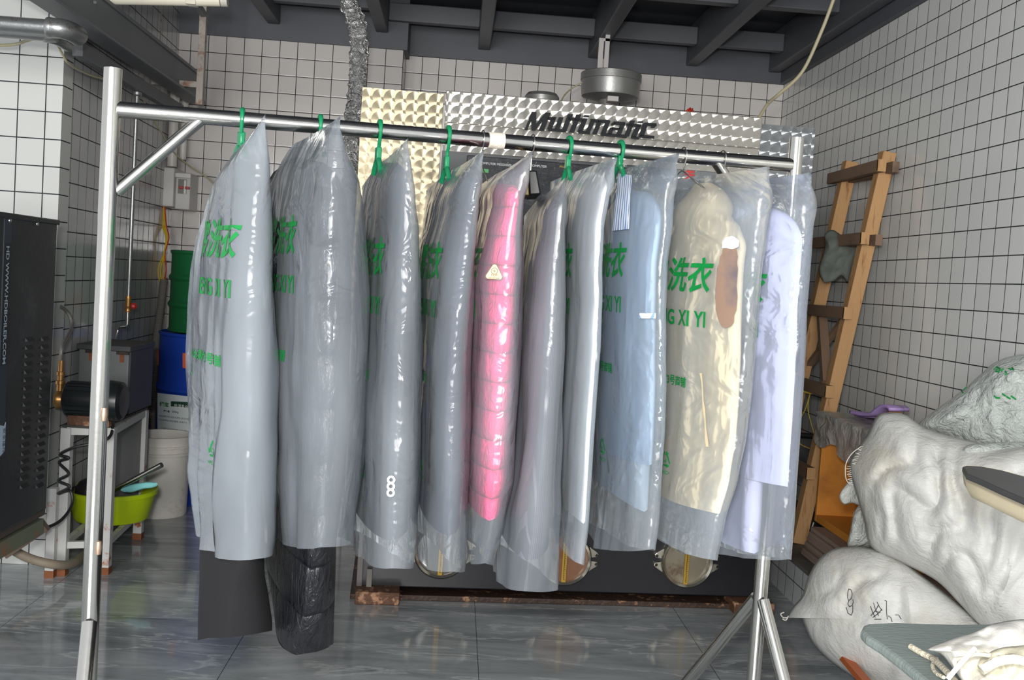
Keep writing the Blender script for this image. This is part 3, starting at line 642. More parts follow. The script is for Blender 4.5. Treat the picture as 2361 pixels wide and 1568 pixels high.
cover(B4, 'fourth film cover from left over a navy jacket, its right edge pinkish', (1003, 600), fm=FILM2)
B5 = Loft((1112, 0), (1232, 345), (1115, 394), (1092, 440), [(345,1095),(700,1076),(1296,1070)], [(400,1150,1214,1220),(450,1138,1202,1208),(520,1122,1192,1203),(600,1108,1184,1206),(700,1102,1174,1204),(800,1098,1166,1200),(900,1096,1160,1194),(1000,1090,1154,1188),(1100,1086,1148,1182),(1200,1084,1138,1162),(1296,1086,1118,1136)], [(1080,1285),(1105,1298),(1132,1290)], seed=5, folds=.004, corner=True)
cover(B5, 'film cover over the bright pink puffer jacket', (1098, 600), fm=FILM3)
B6 = Loft((1227, 0), (1305, 408), (1240, 452), (1205, 500), [(408,1210),(700,1200),(1000,1185),(1150,1165),(1362,1145)], [(450,1262,1300,1306),(520,1245,1292,1302),(600,1230,1289,1301),(700,1222,1286,1300),(800,1215,1280,1299),(900,1210,1274,1296),(1000,1202,1266,1293),(1100,1190,1258,1290),(1200,1172,1250,1288),(1362,1160,1215,1286)], [(1150,1315),(1200,1363),(1284,1335)], seed=6, folds=.005, W=.30, corner=True)
cover(B6, 'film cover over dark pinstriped clothes on a black clamp hanger, hanging lowest of the row', fm=FILM2)
B7 = Loft((1312, 0), (1424, 362), (1325, 392), (1260, 420), 1268, [(400,None,1412,1416),(450,None,1400,1404),(520,None,1387,1392),(600,None,1384,1388),(700,None,1383,1388),(800,None,1379,1384),(900,None,1371,1377),(1000,None,1364,1370),(1100,None,1358,1364),(1200,None,1352,1358),(1300,None,1340,1347)], [(1300,1225),(1335,1301),(1344,1290)], seed=7, folds=.005, hmin=.03)
cover(B7, 'film cover over the white garment, ending in a narrow pointed corner', (1306, 600), fm=FILM3)
B8 = Loft((1430, 0), (1566, 352), (1442, 388), (1370, 430), 1352, [(400,None,1556,1560),(450,None,1548,1552),(520,None,1544,1548),(600,None,1533,1537),(700,None,1530,1534),(800,None,1530,1534),(900,None,1530,1534),(1000,None,1526,1530),(1100,None,1519,1524),(1200,None,1513,1518),(1266,None,1505,1510)], [(1400,1262),(1505,1266),(1500,1262)], seed=8, folds=.006, hmin=.04)
cover(B8, 'film cover over the light blue shirt with a striped collar', (1421, 598), fm=FILM3)
B9 = Loft((1575, 0), (1775, 383), (1600, 412), (1530, 440), 1445, [(430,None,1772,1775),(500,None,1766,1769),(560,None,1758,1762),(620,None,1749,1753),(700,None,1742,1746),(800,None,1735,1739),(900,None,1726,1730),(1000,None,1714,1718),(1100,None,1694,1699),(1200,None,1664,1670),(1291,None,1645,1650)], [(1575,1232),(1640,1291),(1640,1280)], seed=9, folds=.006, hmin=.045, W=.31)
cover(B9, 'film cover over the cream padded vest', (1611, 633), fm=FILM3)
B10 = Loft((1665, 0), (1872, 398), (1700, 425), (1600, 450), 1530, [(440,None,1870,1873),(520,None,1867,1870),(600,None,1861,1864),(700,None,1853,1856),(800,None,1850,1853),(900,None,1844,1848),(1000,None,1838,1841),(1100,None,1831,1834),(1200,None,1825,1828),(1290,None,1817,1820)], [(1735,1272),(1817,1290),(1805,1285)], seed=10, folds=.007, hmin=.04, W=.31)
cover(B10, 'rightmost film cover on the rack, beside the steel post, over a pale lavender garment', (1728, 656), fm=FILM3)
# hangers
hanger(B1, 'g', 'green plastic hanger, leftmost on the rack rail', GHG); hanger(B2, 'g', 'green plastic hanger second from left, behind the peak of the bulging cover', GHG)
hanger(B3, 'g', 'green plastic hanger in front of the warm patterned steel panel, third from left', GHG); hanger(B4, 'g', 'green plastic hanger with wide dark green neck, fourth from left', GHG)
hanger(B5, 'm', 'thin pale wire hanger holding the pink jacket', GHG)
h6 = hanger(B6, 'm', 'chrome hook hanger with black and wooden clamp holding striped trousers', GHG, clamp=True)
hanger(B7, 'g', 'green plastic hanger holding the white garment', GHG); hanger(B8, 'g', 'green plastic hanger holding the light blue shirt, rightmost green one', GHG)
hanger(B9, 'm', 'chrome wire hanger holding the cream vest', GHG); hanger(B10, 'm', 'thin wire hanger nearest the right brace, holding the lavender garment', GHG)
c0 = at(1228, 425, Y=B6.H.y-.02)
MB().prism([c0+Vector((a, 0, b)) for a, b in ((-.012,.032),(.008,.034),(.022,-.022),(-.006,-.026))], (0, .14, 0)).build('clamp', M('clamp_black', (20, 19, 21), .45), h6, bevel=.004)
MB().prism([c0+Vector((a, -.004, b)) for a, b in ((-.024,.026),(-.014,.03),(-.007,-.026),(-.016,-.026))], (0, .14, 0)).build('clamp_jaw', M('clamp_wood', (176, 146, 104), .5), h6, bevel=.002)
# garments
GG = 'garments hanging in the covers'
DK = fabric('charcoal_wool', (44, 46, 52)); NV = fabric('navy_cloth', (38, 42, 58)); BKW = fabric('black_wool', (27, 27, 30), .97)
def garment(B, name, mat, label, cat, top, bot, **k):
    o = B.inner(zpx(B, top), zpx(B, bot), **k).build(name, mat, None, ang=180, fix=False); return tag(o, label, cat, GG)
garment(B1, 'long_coat', BKW, 'long black wool coat in the leftmost cover, its tail reaching nearly to the floor', 'coat', 372, 1484, drop=.08, k=.84, seed=1, flare=.5, rng=[(-zpx(B1, 380), .06, .95), (-zpx(B1, 1230), .06, .95), (-zpx(B1, 1330), .16, .97), (-zpx(B1, 1462), .18, .99)], tilt=.13)
garment(B2, 'puffer_coat', puffer('black_puffer', (30, 31, 36), .25, .11), 'long glossy black puffer coat bulging in the second cover from left', 'coat', 372, 1455, drop=.10, k=.88, sa=.05, sb=.93, seed=2, flare=.02, rng=[(-zpx(B2, 400), .05, .93), (-zpx(B2, 1200), .06, .92), (-zpx(B2, 1320), .10, .80), (-zpx(B2, 1455), .22, .55)])
s3 = garment(B3, 'suit_jacket', DK, 'charcoal suit jacket inside the third cover from left', 'jacket', 380, 1180, drop=.05, k=.9, sa=.05, sb=.97, seed=3)
for i, y in enumerate((1108, 1123, 1138)):
    _, _, p, _ = B3.locate(930, y, 1, .98, .006); MB().lathe([(.004, 0), (.0085, 0), (.0085, .003), (.004, .003)], p, 18, (CAM-p).normalized()).build('button', M('pale_button', (190, 190, 195), .3), s3)
garment(B4, 'navy_jacket', NV, 'navy jacket inside the fourth cover from left', 'jacket', 398, 1165, drop=.04, k=.9, sa=.04, sb=.97, seed=4)
pk = garment(B5, 'pink_puffer_jacket', puffer('pink_puffer', (255, 52, 126), .45, .062), 'bright pink quilted puffer jacket with a small triangular badge', 'jacket', 425, 1135, drop=.06, k=.94, sa=.05, seed=5, wr=.002)
c, _, p, _ = B5.locate(1138, 630, 1, 1.0, .003)
n = (CAM-p).normalized(); _, ax, ay = basis(n)
def badge(r, name, mat, o_, par):
    pts = []
    for a in (90, 210, 330):
        c_ = Vector((math.cos(math.radians(a)), math.sin(math.radians(a))))*r*.72
        for b in (-40, 0, 40): d_ = Vector((math.cos(math.radians(a+b)), math.sin(math.radians(a+b))))*r*.3; pts.append(c_+d_)
    return MB().prism([p+n*o_-ax*q.x+ay*q.y for q in pts], n*.0008).build(name, mat, par, smooth=False)
bd = badge(.0205, 'badge', M('badge_edge', (90, 70, 50), .6), .001, pk); badge(.0182, 'badge_face', M('badge_cream', (206, 192, 146), .6), .0018, bd)
for s_, sz, dy, m_ in (('⊕', .010, .001, 'badge_ink'), ('TOP', .0075, -.0062, 'badge_red'), ('WINTERWEAR', .0034, -.0112, 'badge_ink')):
    text_mesh(s_, sz, 'CENTER', bold=.0001, fn=lambda x, y: p+n*.0029-ax*x+ay*(y+dy)).build('badge_text', M(m_, (150, 50, 40) if 'red' in m_ else (60, 50, 40), .6), bd, smooth=False, fix=False)
garment(B6, 'pinstripe_trousers', stripes('pinstripe', (48, 48, 58), (92, 90, 100), 95, 0, .85, .8), 'dark pinstriped trousers on the clamp hanger', 'trousers', 462, 1225, drop=.05, k=.88, wmin=.5, seed=6)
garment(B7, 'white_shirt', fabric('white_cotton', (246, 248, 252)), 'white shirt inside the cover with the pointed corner', 'shirt', 400, 1150, drop=.07, k=.93, sa=.03, seed=7)
s8 = garment(B8, 'blue_shirt', fabric('light_blue_cotton', (176, 204, 236)), 'light blue shirt with blue and white striped collar and cuff', 'shirt', 440, 1040, drop=.08, k=.92, sa=.10, seed=8)
cq = [(1424,400),(1455,404),(1448,528),(1410,532)]
cl = B8.patch(cq, 1, .9, .008).build('striped_collar', M('collar_white', (238, 242, 250), .8), s8); SB = M('stripe_blue', (122, 152, 202), .8)
for k in range(7):
    a, b = (k+.25)/7, (k+.62)/7; mixp = lambda p, q, f: (p[0]+(q[0]-p[0])*f, p[1]+(q[1]-p[1])*f)
    B8.patch([mixp(cq[0], cq[1], a), mixp(cq[0], cq[1], b), mixp(cq[3], cq[2], b), mixp(cq[3], cq[2], a)], 1, .9, .0095, 5).build('stripe', SB, cl)
B8.patch([(1472,722),(1512,722),(1512,734),(1474,734)], 1, .95, .004).build('striped_cuff', MATS.setdefault('cuff', stripes('cuff_stripe', (245, 248, 252), (140, 170, 210), 240, 0)), s8)
garment(B8, 'blue_vest_top', fabric('pale_blue_knit', (196, 214, 234)), 'pale blue longer shirt layer showing below the light blue shirt', 'shirt', 1000, 1130, drop=.01, k=.8, sa=.12, sb=.9, wmin=.9, seed=18)
sl = lambda x, y: B9.locate(x, y, 1, .95)[0]
rg = [(-zpx(B9, 425), sl(1622, 450), sl(1578, 450)), (-zpx(B9, 500), sl(1632, 500), .62), (-zpx(B9, 520), sl(1660, 525), .70), (-zpx(B9, 565), sl(1690, 570), .82), (-zpx(B9, 1135), sl(1696, 1000), .9)]
v9 = garment(B9, 'cream_vest', M('cream_down', (252, 232, 190), .8, 0, .03, 5, .15, 14), 'cream padded sleeveless vest with a high collar and brown lining', 'vest', 425, 1132, drop=.012, k=.92, rng=rg, wmin=.8, seed=9)
ah = [(1666,575),(1683,562),(1697,570),(1699,620),(1697,700),(1690,742),(1672,756),(1656,742),(1649,700),(1650,640),(1658,600)]
cx, cy = 1674, 660; ah = [(q.x, q.y) for q in smooth_path([Vector((x, y, 0)) for x, y in ah+ah[:1]], 4)[:-1]]
vs = [B9.locate(cx, cy, 1, .95, .005)[2]]+[B9.locate(x, y, 1, .95, .005)[2] for x, y in ah]
MB().add(vs, [(0, i+1, (i+1) % len(ah)+1) for i in range(len(ah))]).build('armhole_lining', M('brown_lining', (150, 122, 104), .7, stain=(110, 100, 104), sscale=4), v9, fix=False)
vs = [B9.locate(x, y, 1, .95, .007)[2] for x, y in [(q.x, q.y) for q in smooth_path([Vector(a+(0,)) for a in ((1668,553),(1684,544),(1700,552),(1704,566),(1690,574),(1674,572),(1663,570),(1668,553))], 4)[:-1]]]
MB().add(vs, [tuple(range(len(vs)))]).build('shoulder_highlight', M('highlight_white', (245, 243, 240), .7), v9, fix=False)  # bright highlight on the vest shoulder, painted as a white patch above the armhole
B9.patch([(1613,860),(1617,860),(1632,1030),(1627,1030)], 1, .95, .004).build('pocket_seam', M('seam_tan', (214, 194, 158), .8), v9)
garment(B10, 'lavender_jacket', fabric('lavender_cloth', (198, 202, 238)), 'pale lavender jacket inside the rightmost cover', 'jacket', 470, 1072, drop=.10, k=.95, sa=.03, seed=10)
garment(B10, 'lavender_dress', fabric('lilac_cloth', (206, 208, 240)), 'lilac skirt layer hanging below the lavender jacket', 'dress', 1040, 1235, drop=.01, k=.8, sa=.22, sb=.95, sm=.6, wmin=.9, seed=11)
# ------------------------------------------------------------------ left side: beam, pipes, boiler, pump stand, drums
BM = M('beam_grey', (112, 114, 118), .5, 0, .1, 5, .04, 60)
bx = thing('steel_beam', (-1.35, 2.6, 2.1), 'grey painted steel beam running along left wall below the ceiling', 'beam')
def ex(v): return Vector(v)
# I section: web and two flanges, along y just off the left wall
far_y = 5.62; a_ = at(455, 170, Y=far_y); b_ = at(452, 236, Y=far_y)
x0, zt, zb = a_.x, a_.z, b_.z-.005
MB().box((x0-.012, 1.2, zb+.01), (x0, far_y, zt)).build('web', BM, bx, smooth=False, bevel=.002)
MB().box((x0-.05, 1.2, zb), (x0+.05, far_y, zb+.012)).build('flange', BM, bx, smooth=False, bevel=.002)
MB().box((x0-.05, 1.2, zt-.004), (x0+.01, far_y, zt+.012)).build('flange', BM, bx, smooth=False, bevel=.002)
for k in range(6): MB().lathe([(0, .012), (.008, .010), (.011, 0)], (x0, 3.62+k*.09, zt-.03-k*.001), 12, (1, 0, 0)).build('bolt_head', BM, bx)
b2 = tag(MB().box((x0-.05, 4.0, zb-.10), (x0-.01, far_y-.2, zb-.045)).build('cable_channel', M('channel_grey', (100, 101, 104), .55), bevel=.003), 'narrow grey channel fixed below the steel beam on left wall', 'channel')
RP = M('rusty_paint', (176, 168, 160), .6, 0, .12, 10, .2, 50, stain=(140, 92, 62), sscale=14, slo=.52, shi=.66)
fr_ = thing('angle_bracket_frame', at(460, 238, Y=5.3), 'rust spotted pale square steel post frame hanging from ceiling beside the beam', 'bracket')
p0 = at(460, 242, Y=5.3); p1 = at(470, -60, Y=5.3)
MB().beam(p0, (p0.x, p0.y, CEIL), .034, .034, (0, 1, 0)).build('post', RP, fr_, smooth=False, bevel=.002)
q0 = at(356, 186, Y=5.3); q1 = at(455, 196, Y=5.3)
MB().beam((x0-.14, p0.y, q1.z), (q1.x, p0.y, q1.z), .034, .03).build('crossbar', RP, fr_, smooth=False, bevel=.002)
r0 = at(362, 110, Y=5.5); o = MB().beam((r0.x, 5.5, r0.z-.05), (r0.x, 5.5, CEIL), .03, .03, (0, 1, 0)).build('hanging_post', RP, None, smooth=False, bevel=.002); tag(o, 'shorter rusty hanging post by the far end of the left wall', 'bracket')
# tube lamp
LY = 4.3; la = at(150, -3, Y=LY); lb = at(508, 3, Y=LY)
lp = thing('tube_lamp', la, 'unlit cream tube lamp hung under the ceiling at the upper left', 'lamp')
CW = M('lamp_cream', (232, 226, 208), .35); MB().tube([la, lb], .021, 24).build('tube', CW, lp)
MB().lathe([(0, 0), (.012, 0), (.022, .004), (.022, .03), (.0, .03)], lb, 24, (lb-la)).build('end_cap', M('lamp_cap', (205, 200, 188), .35), lp)
c_ = at(448, -4, Y=LY); MB().box((c_.x-.03, c_.y-.025, c_.z-.03), (c_.x+.012, c_.y+.03, c_.z+.03)).build('holder', CW, lp, bevel=.003)
MB().beam(at(448, 0, Y=LY), at(470, 34, Y=LY+.1), .022, .022).build('bracket', M('galvanised', (150, 150, 150), .35, .7), lp, smooth=False)
# silver pipes top left
GP = M('galvanised_pipe', (148, 150, 150), .36, .75, .15, 10, .1, 60, stain=(120, 100, 84), sscale=20, slo=.6, shi=.7)
pz = at(0, 62, Y=3.6); pe = at(118, 64, Y=3.6)
pp = thing('steel_pipe', pe, 'thick galvanised steel pipe with elbow in front of the tiled pillar', 'pipe')
MB().tube([(-2.6, 3.6, pe.z), (pe.x, 3.6, pe.z)], .027, 28).build('pipe', GP, pp)
MB().tube(smooth_path([(pe.x-.005, 3.6, pe.z), (pe.x+.035, 3.605, pe.z), (pe.x+.052, 3.64, pe.z), (pe.x+.054, 3.70, pe.z)], 6), .034, 28, True).build('elbow', GP, pp)
MB().lathe([(.0, 0), (.034, 0), (.036, .006), (.034, .018), (0, .018)], (pe.x-.012, 3.6, pe.z), 28, (1, 0, 0)).build('collar', GP, pp)
pe2 = at(70, 78, Y=3.66)
o = MB().tube(smooth_path([(-2.6, 3.66, pe2.z), (pe2.x, 3.66, pe2.z), (pe2.x+.05, 3.665, pe2.z-.004), (pe2.x+.075, 3.70, pe2.z-.004), (pe2.x+.076, 3.8, pe2.z-.004)], 8), .021, 24).build('steel_pipe', GP); tag(o, 'thinner dark steel pipe tucked under the thick galvanised pipe', 'pipe')
cable('cord', [at(-30, 105, Y=3.9), at(30, 103, Y=3.9), at(60, 94, Y=3.9), at(95, 84, Y=3.85)], .006, CB, 'pale cord drooping across the tiled pillar at the left edge')
cable('cord', [at(128, 92, Y=3.8), at(140, 118, Y=3.86), at(160, 148, Y=3.95), at(200, 170, Y=4.2), at(240, 182, Y=4.4), at(290, 192, Y=4.7), at(318, 202, Y=4.9), at(345, 262, Y=5.2), at(375, 310, Y=5.4), at(400, 350, Y=5.6), at(440, 385, Y=5.75), at(475, 408, Y=5.8), at(520, 450, Y=5.82)], .0045, CB, 'pale cord running from the silver pipe along the left wall to the corner')
# vertical thin pipe with valve
VY = 4.75; pv = [at(x, y, Y=VY) for x, y in ((316, 205), (314, 270), (305, 480), (297, 690))]
vp = thing('water_pipe', (pv[3].x, VY, pv[3].z), 'thin galvanised water pipe with brass valve coming down the left wall', 'pipe')
MB().tube([(pv[1].x, VY, at(316, 212, Y=VY).z), (pv[1].x, VY, pv[3].z)], .0095, 18).build('pipe', GP, vp)
vx = pv[1].x
BRS = M('brass', (176, 132, 80), .35, .75)
vz = pv[3].z
MB().lathe([(0, .0), (.014, 0), (.016, .008), (.012, .02), (.016, .03), (.012, .05), (.016, .062), (.014, .075), (0, .075)], (vx, VY, vz-.06), 24).build('valve', BRS, vp)
MB().lathe([(0, 0), (.006, 0), (.006, .012), (.014, .014), (.016, .022), (.01, .032), (0, .034)], (vx+.008, VY, vz-.03), 18, (1, -.3, 0)).build('valve_knob', M('red_knob', (190, 50, 40), .4), vp)
MB().tube(smooth_path([(vx, VY, vz-.06), (vx, VY, vz-.10), (vx-.004, VY, vz-.125), (vx-.03, VY, vz-.13), (vx-.045, VY, vz-.16), (vx-.052, VY-.05, vz-.26)], 5), .0085, 16).build('outlet_elbow', WH, vp)
MB().lathe([(.012, -.012), (.02, -.006), (.02, .006), (.012, .012)], (vx, VY, at(316, 216, Y=VY).z), 20).build('ceiling_fitting', GP, vp)
# PVC pipes and breaker box at the corner
PVC = M('pvc_pipe', (206, 202, 196), .4); CY = 5.72
for (xa, r, lb_) in ((404, .026, 'wide white PVC pipe rising from the breaker box'), (428, .019, 'narrower white PVC pipe beside the wide one in the corner')):
    a = at(xa-4, 300, Y=CY+(.08 if r < .02 else 0)); o = MB().tube([(a.x, a.y, at(xa-8, 384, Y=CY).z-.001 if r > .02 else 1.83), (a.x, a.y, at(404, 192, Y=CY).z)], r, 24).build('pvc_pipe', PVC); tag(o, lb_, 'pipe')
bl, bt = at(360, 384, Y=5.7), at(360, 474, Y=5.7)
WB = M('breaker_white', (212, 210, 206), .4); bb = thing('breaker_box', (bl.x, 5.8, bt.z), 'white breaker box with red switches in the far left corner', 'breaker box')
xa, xb = bl.x, at(437, 384, Y=5.7).x
MB().box((xa-.02, 5.70, bt.z), (xa+.10, 5.9, bl.z)).build('side_case', WB, bb, bevel=.006)
MB().box((xa+.10, 5.735, bt.z-.01), (xb, 5.9, bl.z-.02)).build('case', M('breaker_grey', (196, 194, 190), .4), bb, bevel=.005)
zm = (bl.z+bt.z)/2
MB().box((xa+.115, 5.728, zm-.03), (xb-.02, 5.736, zm+.05)).build('switch_window', M('breaker_dark', (120, 118, 114), .4), bb, smooth=False)
for k in (0, 1): MB().box((xa+.122+k*.034, 5.716, zm-.004), (xa+.146+k*.034, 5.73, zm+.010)).build('switch', M('red_switch', (176, 50, 50), .4), bb, bevel=.002)
MB().box((xb-.032, 5.724, zm-.03), (xb-.02, 5.73, zm+.045)).build('hinge_strip', WB, bb, smooth=False); MB().box((xa+.10, 5.715, bl.z-.05), (xb+.004, 5.745, bl.z-.025)).build('lid', WB, bb, bevel=.003)
YW = M('yellow_wire', (222, 190, 40), .4)
wr = thing('electric_wires', at(378, 480, Y=5.7), 'yellow and red wires running from the breaker box into the grey conduit', 'wires')
for k, m_ in enumerate((YW, YW, YW, M('red_wire', (205, 60, 45), .4))):
    d = (k-1.5)*3.2
    MB().tube(smooth_path([at(376+d*.8, 474, Y=5.72), at(379+d, 520, Y=5.71), at(385+d*.5+(2 if k == 3 else 0), 548, Y=5.70), at(379+d*.3, 585, Y=5.68), at(374+d*1.9, 620, Y=5.65), at(374+d, 655, Y=5.62)], 6), .0033, 8).build('wire', m_, wr)
t = NT('grey_conduit'); sp = t.n('ShaderNodeSeparateXYZ'); tc = t.n('ShaderNodeTexCoord'); t.l(tc.outputs['Object'], sp.inputs[0])
COND = t.done(t.bsdf(srgb(132, 128, 120), .6, 0, t.bump(t.math('SINE', t.math('MULTIPLY', sp.outputs[2], 700)), .8, .004)))
cable('conduit_hose', [at(378, 645, Y=5.62), at(372, 700, Y=5.6), at(360, 790, Y=5.55), at(352, 880, Y=5.52), at(349, 960, Y=5.5), at(349, 1060, Y=5.45)], .0215, COND, 'ribbed grey conduit hose running down the corner with wires entering its top', 'hose', n=20)
# drums
def drum(name, c, r, z0, h, mat, label, extra=None):
    d = thing(name, (c[0], c[1], z0), label, 'drum'); pr_ = [(0, .0), (r-.008, 0), (r, .004), (r, .012), (r-.006, .02)]
    for f in (.34, .67): pr_ += [(r-.006, h*f-.02), (r+.004, h*f-.006), (r+.004, h*f+.006), (r-.006, h*f+.02)]
    pr_ += [(r-.006, h-.02), (r, h-.012), (r, h), (r-.01, h+.002), (r-.012, h-.012), (0, h-.012)]
    MB().lathe(pr_, (c[0], c[1], z0), 64).build('barrel', mat, d); return d
bz = at(365, 765, Y=5.35).z; br = .285; bc = (at(362, 850, Y=5.48).x+br, 5.52)
blue = drum('chemical_drum', bc, br, 0, bz, M('drum_blue', (24, 62, 160), .4, 0, .15, 4), 'blue steel drum with white chemical label under the green drum')
gr = .24; gz = at(391, 577, Y=5.45).z; gc = (at(391, 670, Y=5.5).x+gr, 5.52)
green = drum('oil_drum', gc, gr, bz+.002, gz-bz, M('drum_green', (20, 96, 52), .45, 0, .15, 4), 'dark green steel drum standing on top of the blue drum')
def ondrum(px, py, off=.002):
    d = ray(px, py); o_ = Vector((CAM.x-bc[0], CAM.y-bc[1])); v = Vector((d.x, d.y)); R = br+off
    A_ = v.dot(v); B_ = o_.dot(v); C_ = o_.dot(o_)-R*R; disc = max(0, B_*B_-A_*C_); return CAM+d*((-B_-math.sqrt(disc))/A_)
def dlabel(pts, off, mat, name, n=10):
    P = [[ondrum(pts[0][0]*(1-u)*(1-v)+pts[1][0]*u*(1-v)+pts[2][0]*u*v+pts[3][0]*(1-u)*v, pts[0][1]*(1-u)*(1-v)+pts[1][1]*u*(1-v)+pts[2][1]*u*v+pts[3][1]*(1-u)*v, off) for u in [i/n for i in range(n+1)]] for v in [0, .5, 1]]
    return MB().grid(P).build(name, mat, blue, fix=False)
dlabel([(363,906),(470,918),(470,1020),(363,1004)], .0085, M('label_paper', (196, 204, 204), .6, 0, .06, 20), 'paper_label')
dlabel([(394,925),(470,929),(470,943),(394,937)], .0095, M('label_green', (20, 60, 44), .6), 'label_band')
dlabel([(421,814),(432,815),(432,850),(421,848)], .0085, M('orange_tag', (216, 96, 50), .6), 'orange_sticker'); dlabel([(363,806),(366,806),(366,842),(363,842)], .0085, MATS['orange_tag'], 'orange_sticker')
def dtext(s, px, py, h, mat, w_=1, bold=0):
    text_mesh(s, 1, bold=bold/h, fn=lambda x, y: ondrum(px+x*h*w_, py+x*h*w_*.12-y*h, .0102)).build('label_text', mat, blue, smooth=False, fix=False)
INK = M('label_ink', (40, 44, 48), .6); dtext('绿宝', 368, 935, 10.5, M('label_green2', (22, 118, 50), .6), 1, .4); dtext('低温乳化剂', 401, 938, 8.5, M('label_white', (225, 225, 220), .6)); dtext('净含量', 377, 949, 4.6, INK, 1, .2); dtext('300kg', 396, 951, 6.4, INK)
dtext('本品适用于乳化型洗涤剂, 去污力强', 365, 960, 4.6, INK); dtext('可与多种助剂配合使用, 易溶于水', 365, 969, 4.6, INK); dtext('广州市 日化有限公司  生产日期', 372, 989, 4.2, INK)
# white bucket
bk = at(368, 1183, Z=0); hb = at(368, 1000, Y=bk.y).z; Rb = (at(437, 1010, Y=bk.y)-at(300, 1000, Y=bk.y)).length/2
bu = thing('plastic_bucket', (bk.x, bk.y, 0), 'tall white plastic bucket with dirty rim standing before the drums', 'bucket')
WPL = M('bucket_white', (214, 210, 202), .5, 0, .06, 5, stain=(176, 160, 140), sscale=7, slo=.58, shi=.75)
rb_ = Rb*.86
MB().lathe([(0, .004), (rb_, 0), (rb_+.004, .01), (Rb-.012, hb*.76), (Rb, hb*.765), (Rb+.002, hb*.80), (Rb-.006, hb*.805), (Rb-.004, hb*.86), (Rb+.003, hb*.865), (Rb+.003, hb*.885), (Rb-.004, hb*.89), (Rb, hb*.985), (Rb+.004, hb), (Rb-.006, hb), (Rb-.014, hb*.9), (rb_-.01, .02), (0, .02)], (bk.x, bk.y, 0), 56).build('bucket_body', WPL, bu)
MB().tube(smooth_path([at(309, 1038, Y=bk.y), at(297, 1050, Y=bk.y-.02), at(291, 1075, Y=bk.y-.03), at(294, 1092, Y=bk.y-.03), at(301, 1094, Y=bk.y-.02)], 6), .004, 10).build('handle', WPL, bu)
# boiler cabinet
bx1 = at(125, 510, Y=3.62); FBX = bx1.x; ybf, ybn = 3.68, 2.75
btop = bx1.z; zbo = at(60, 1200, Y=3.5).z
bo = thing('boiler_cabinet', (FBX-.3, 3.2, 0), 'tall dark grey boiler cabinet with louvres cut off by the left edge', 'boiler')
DG = M('boiler_grey', (62, 64, 67), .22, .25, .12, 6, .02, 60, stain=(78, 80, 84), sscale=3)
zb0 = .36
# the camera looks along the front face which turns a little towards it
fA = at(122, 800, Y=3.68); fB = at(-60, 800, Y=3.1)
fd = Vector((fB.x-fA.x, fB.y-fA.y, 0)).normalized(); fA0 = Vector((fA.x, fA.y, 0)); fn_ = Vector((-fd.y, fd.x, 0)); fn_ = fn_ if fn_.dot(CAM-fA0) > 0 else -fn_
def bp(u, z, off=0): return fA0+fd*u+fn_*off+Vector((0, 0, z))
def bbox_(u0, u1, z0, z1, o0, o1): return MB().add([bp(u0,z0,o0),bp(u1,z0,o0),bp(u1,z0,o1),bp(u0,z0,o1),bp(u0,z1,o0),bp(u1,z1,o0),bp(u1,z1,o1),bp(u0,z1,o1)], [(0,3,2,1),(4,5,6,7),(0,1,5,4),(1,2,6,5),(2,3,7,6),(3,0,4,7)])
def bu_(px, py):
    d = ray(px, py); k = (fA0-CAM).dot(fn_)/d.dot(fn_); q = CAM+d*k; return (q-fA0).dot(fd), q.z
btz = bu_(122, 508)[1]; bbz = bu_(105, 1175)[1]
bbox_(0, .62, bbz, btz, -.55, 0).build('cabinet_body', DG, bo, bevel=.006); bbox_(-.006, .62, btz-.014, btz+.004, -.556, .006).build('top_cover', DG, bo, bevel=.003)
for px in (18, 82):
    u_, z_ = bu_(px, 505); MB().lathe([(0, .004), (.006, .003), (.007, 0)], bp(u_, btz-.02, .006), 12, fn_).build('screw', WH, bo)
su0, su1 = bu_(21, 700)[0], bu_(3, 700)[0]
bbox_(su0, su1, bu_(10, 1050)[1], bu_(10, 500)[1], 0, .0015).build('blue_stripe', M('boiler_stripe', (52, 62, 72), .4), bo, smooth=False)
bbox_(su0+.002, su1-.002, bu_(10, 842)[1], bu_(10, 560)[1], .0015, .0022).build('dark_band', M('boiler_band', (40, 46, 52), .4), bo, smooth=False)
zt0 = bu_(10, 566)[1]; um = (su0+su1)/2
text_mesh('HD WWW.HDBOILER.COM', 1, bold=.02, fn=lambda x, y: bp(um+.011*1-y*.030-0*x, zt0-x*.0307, .003)).build('side_lettering', M('pale_print', (178, 192, 204), .5), bo, smooth=False, fix=False)
MB().prism([bp(a, bu_(10, b)[1], .0015) for a, b in ((su0+.006, 982), (su0-.002, 968+6), (su0-.002, 1040), (su0+.05, 1052), (su0+.05, 975))], fn_*.001).build('sticker', M('blue_sticker', (176, 194, 214), .5), bo, smooth=False)
text_mesh('安全操作', 1, fn=lambda x, y: bp(su0+.016-y*.02, bu_(10, 985)[1]-x*.021, .0032)).build('sticker_text', INK, bo, smooth=False, fix=False)
LV = M('louvre_dark', (38, 39, 42), .6, .1)
for cx_ in (62, 98):
    for k in range(19):
        u_, _ = bu_(cx_, 900); y_ = 778+k*18.5+(cx_-62)*-.03; _, z_ = bu_(cx_, y_)
        MB().add([bp(u_-.028, z_, .0), bp(u_+.028, z_, .0), bp(u_+.026, z_-.012, .009), bp(u_-.026, z_-.012, .009), bp(u_-.028, z_-.014, 0), bp(u_+.028, z_-.014, 0)], [(0,1,2,3),(3,2,5,4),(0,3,4),(1,5,2)]).build('louvre', LV, bo, smooth=False)
GRW = M('green_cast_paint', (110, 116, 96), .5, 0, .1, 8, stain=(150, 96, 70), sscale=12, slo=.6, shi=.7)
PWR = M('white_rust_paint', (198, 198, 196), .55, 0, .06, 8, .1, 40, stain=(166, 84, 34), sscale=13, slo=.60, shi=.68)
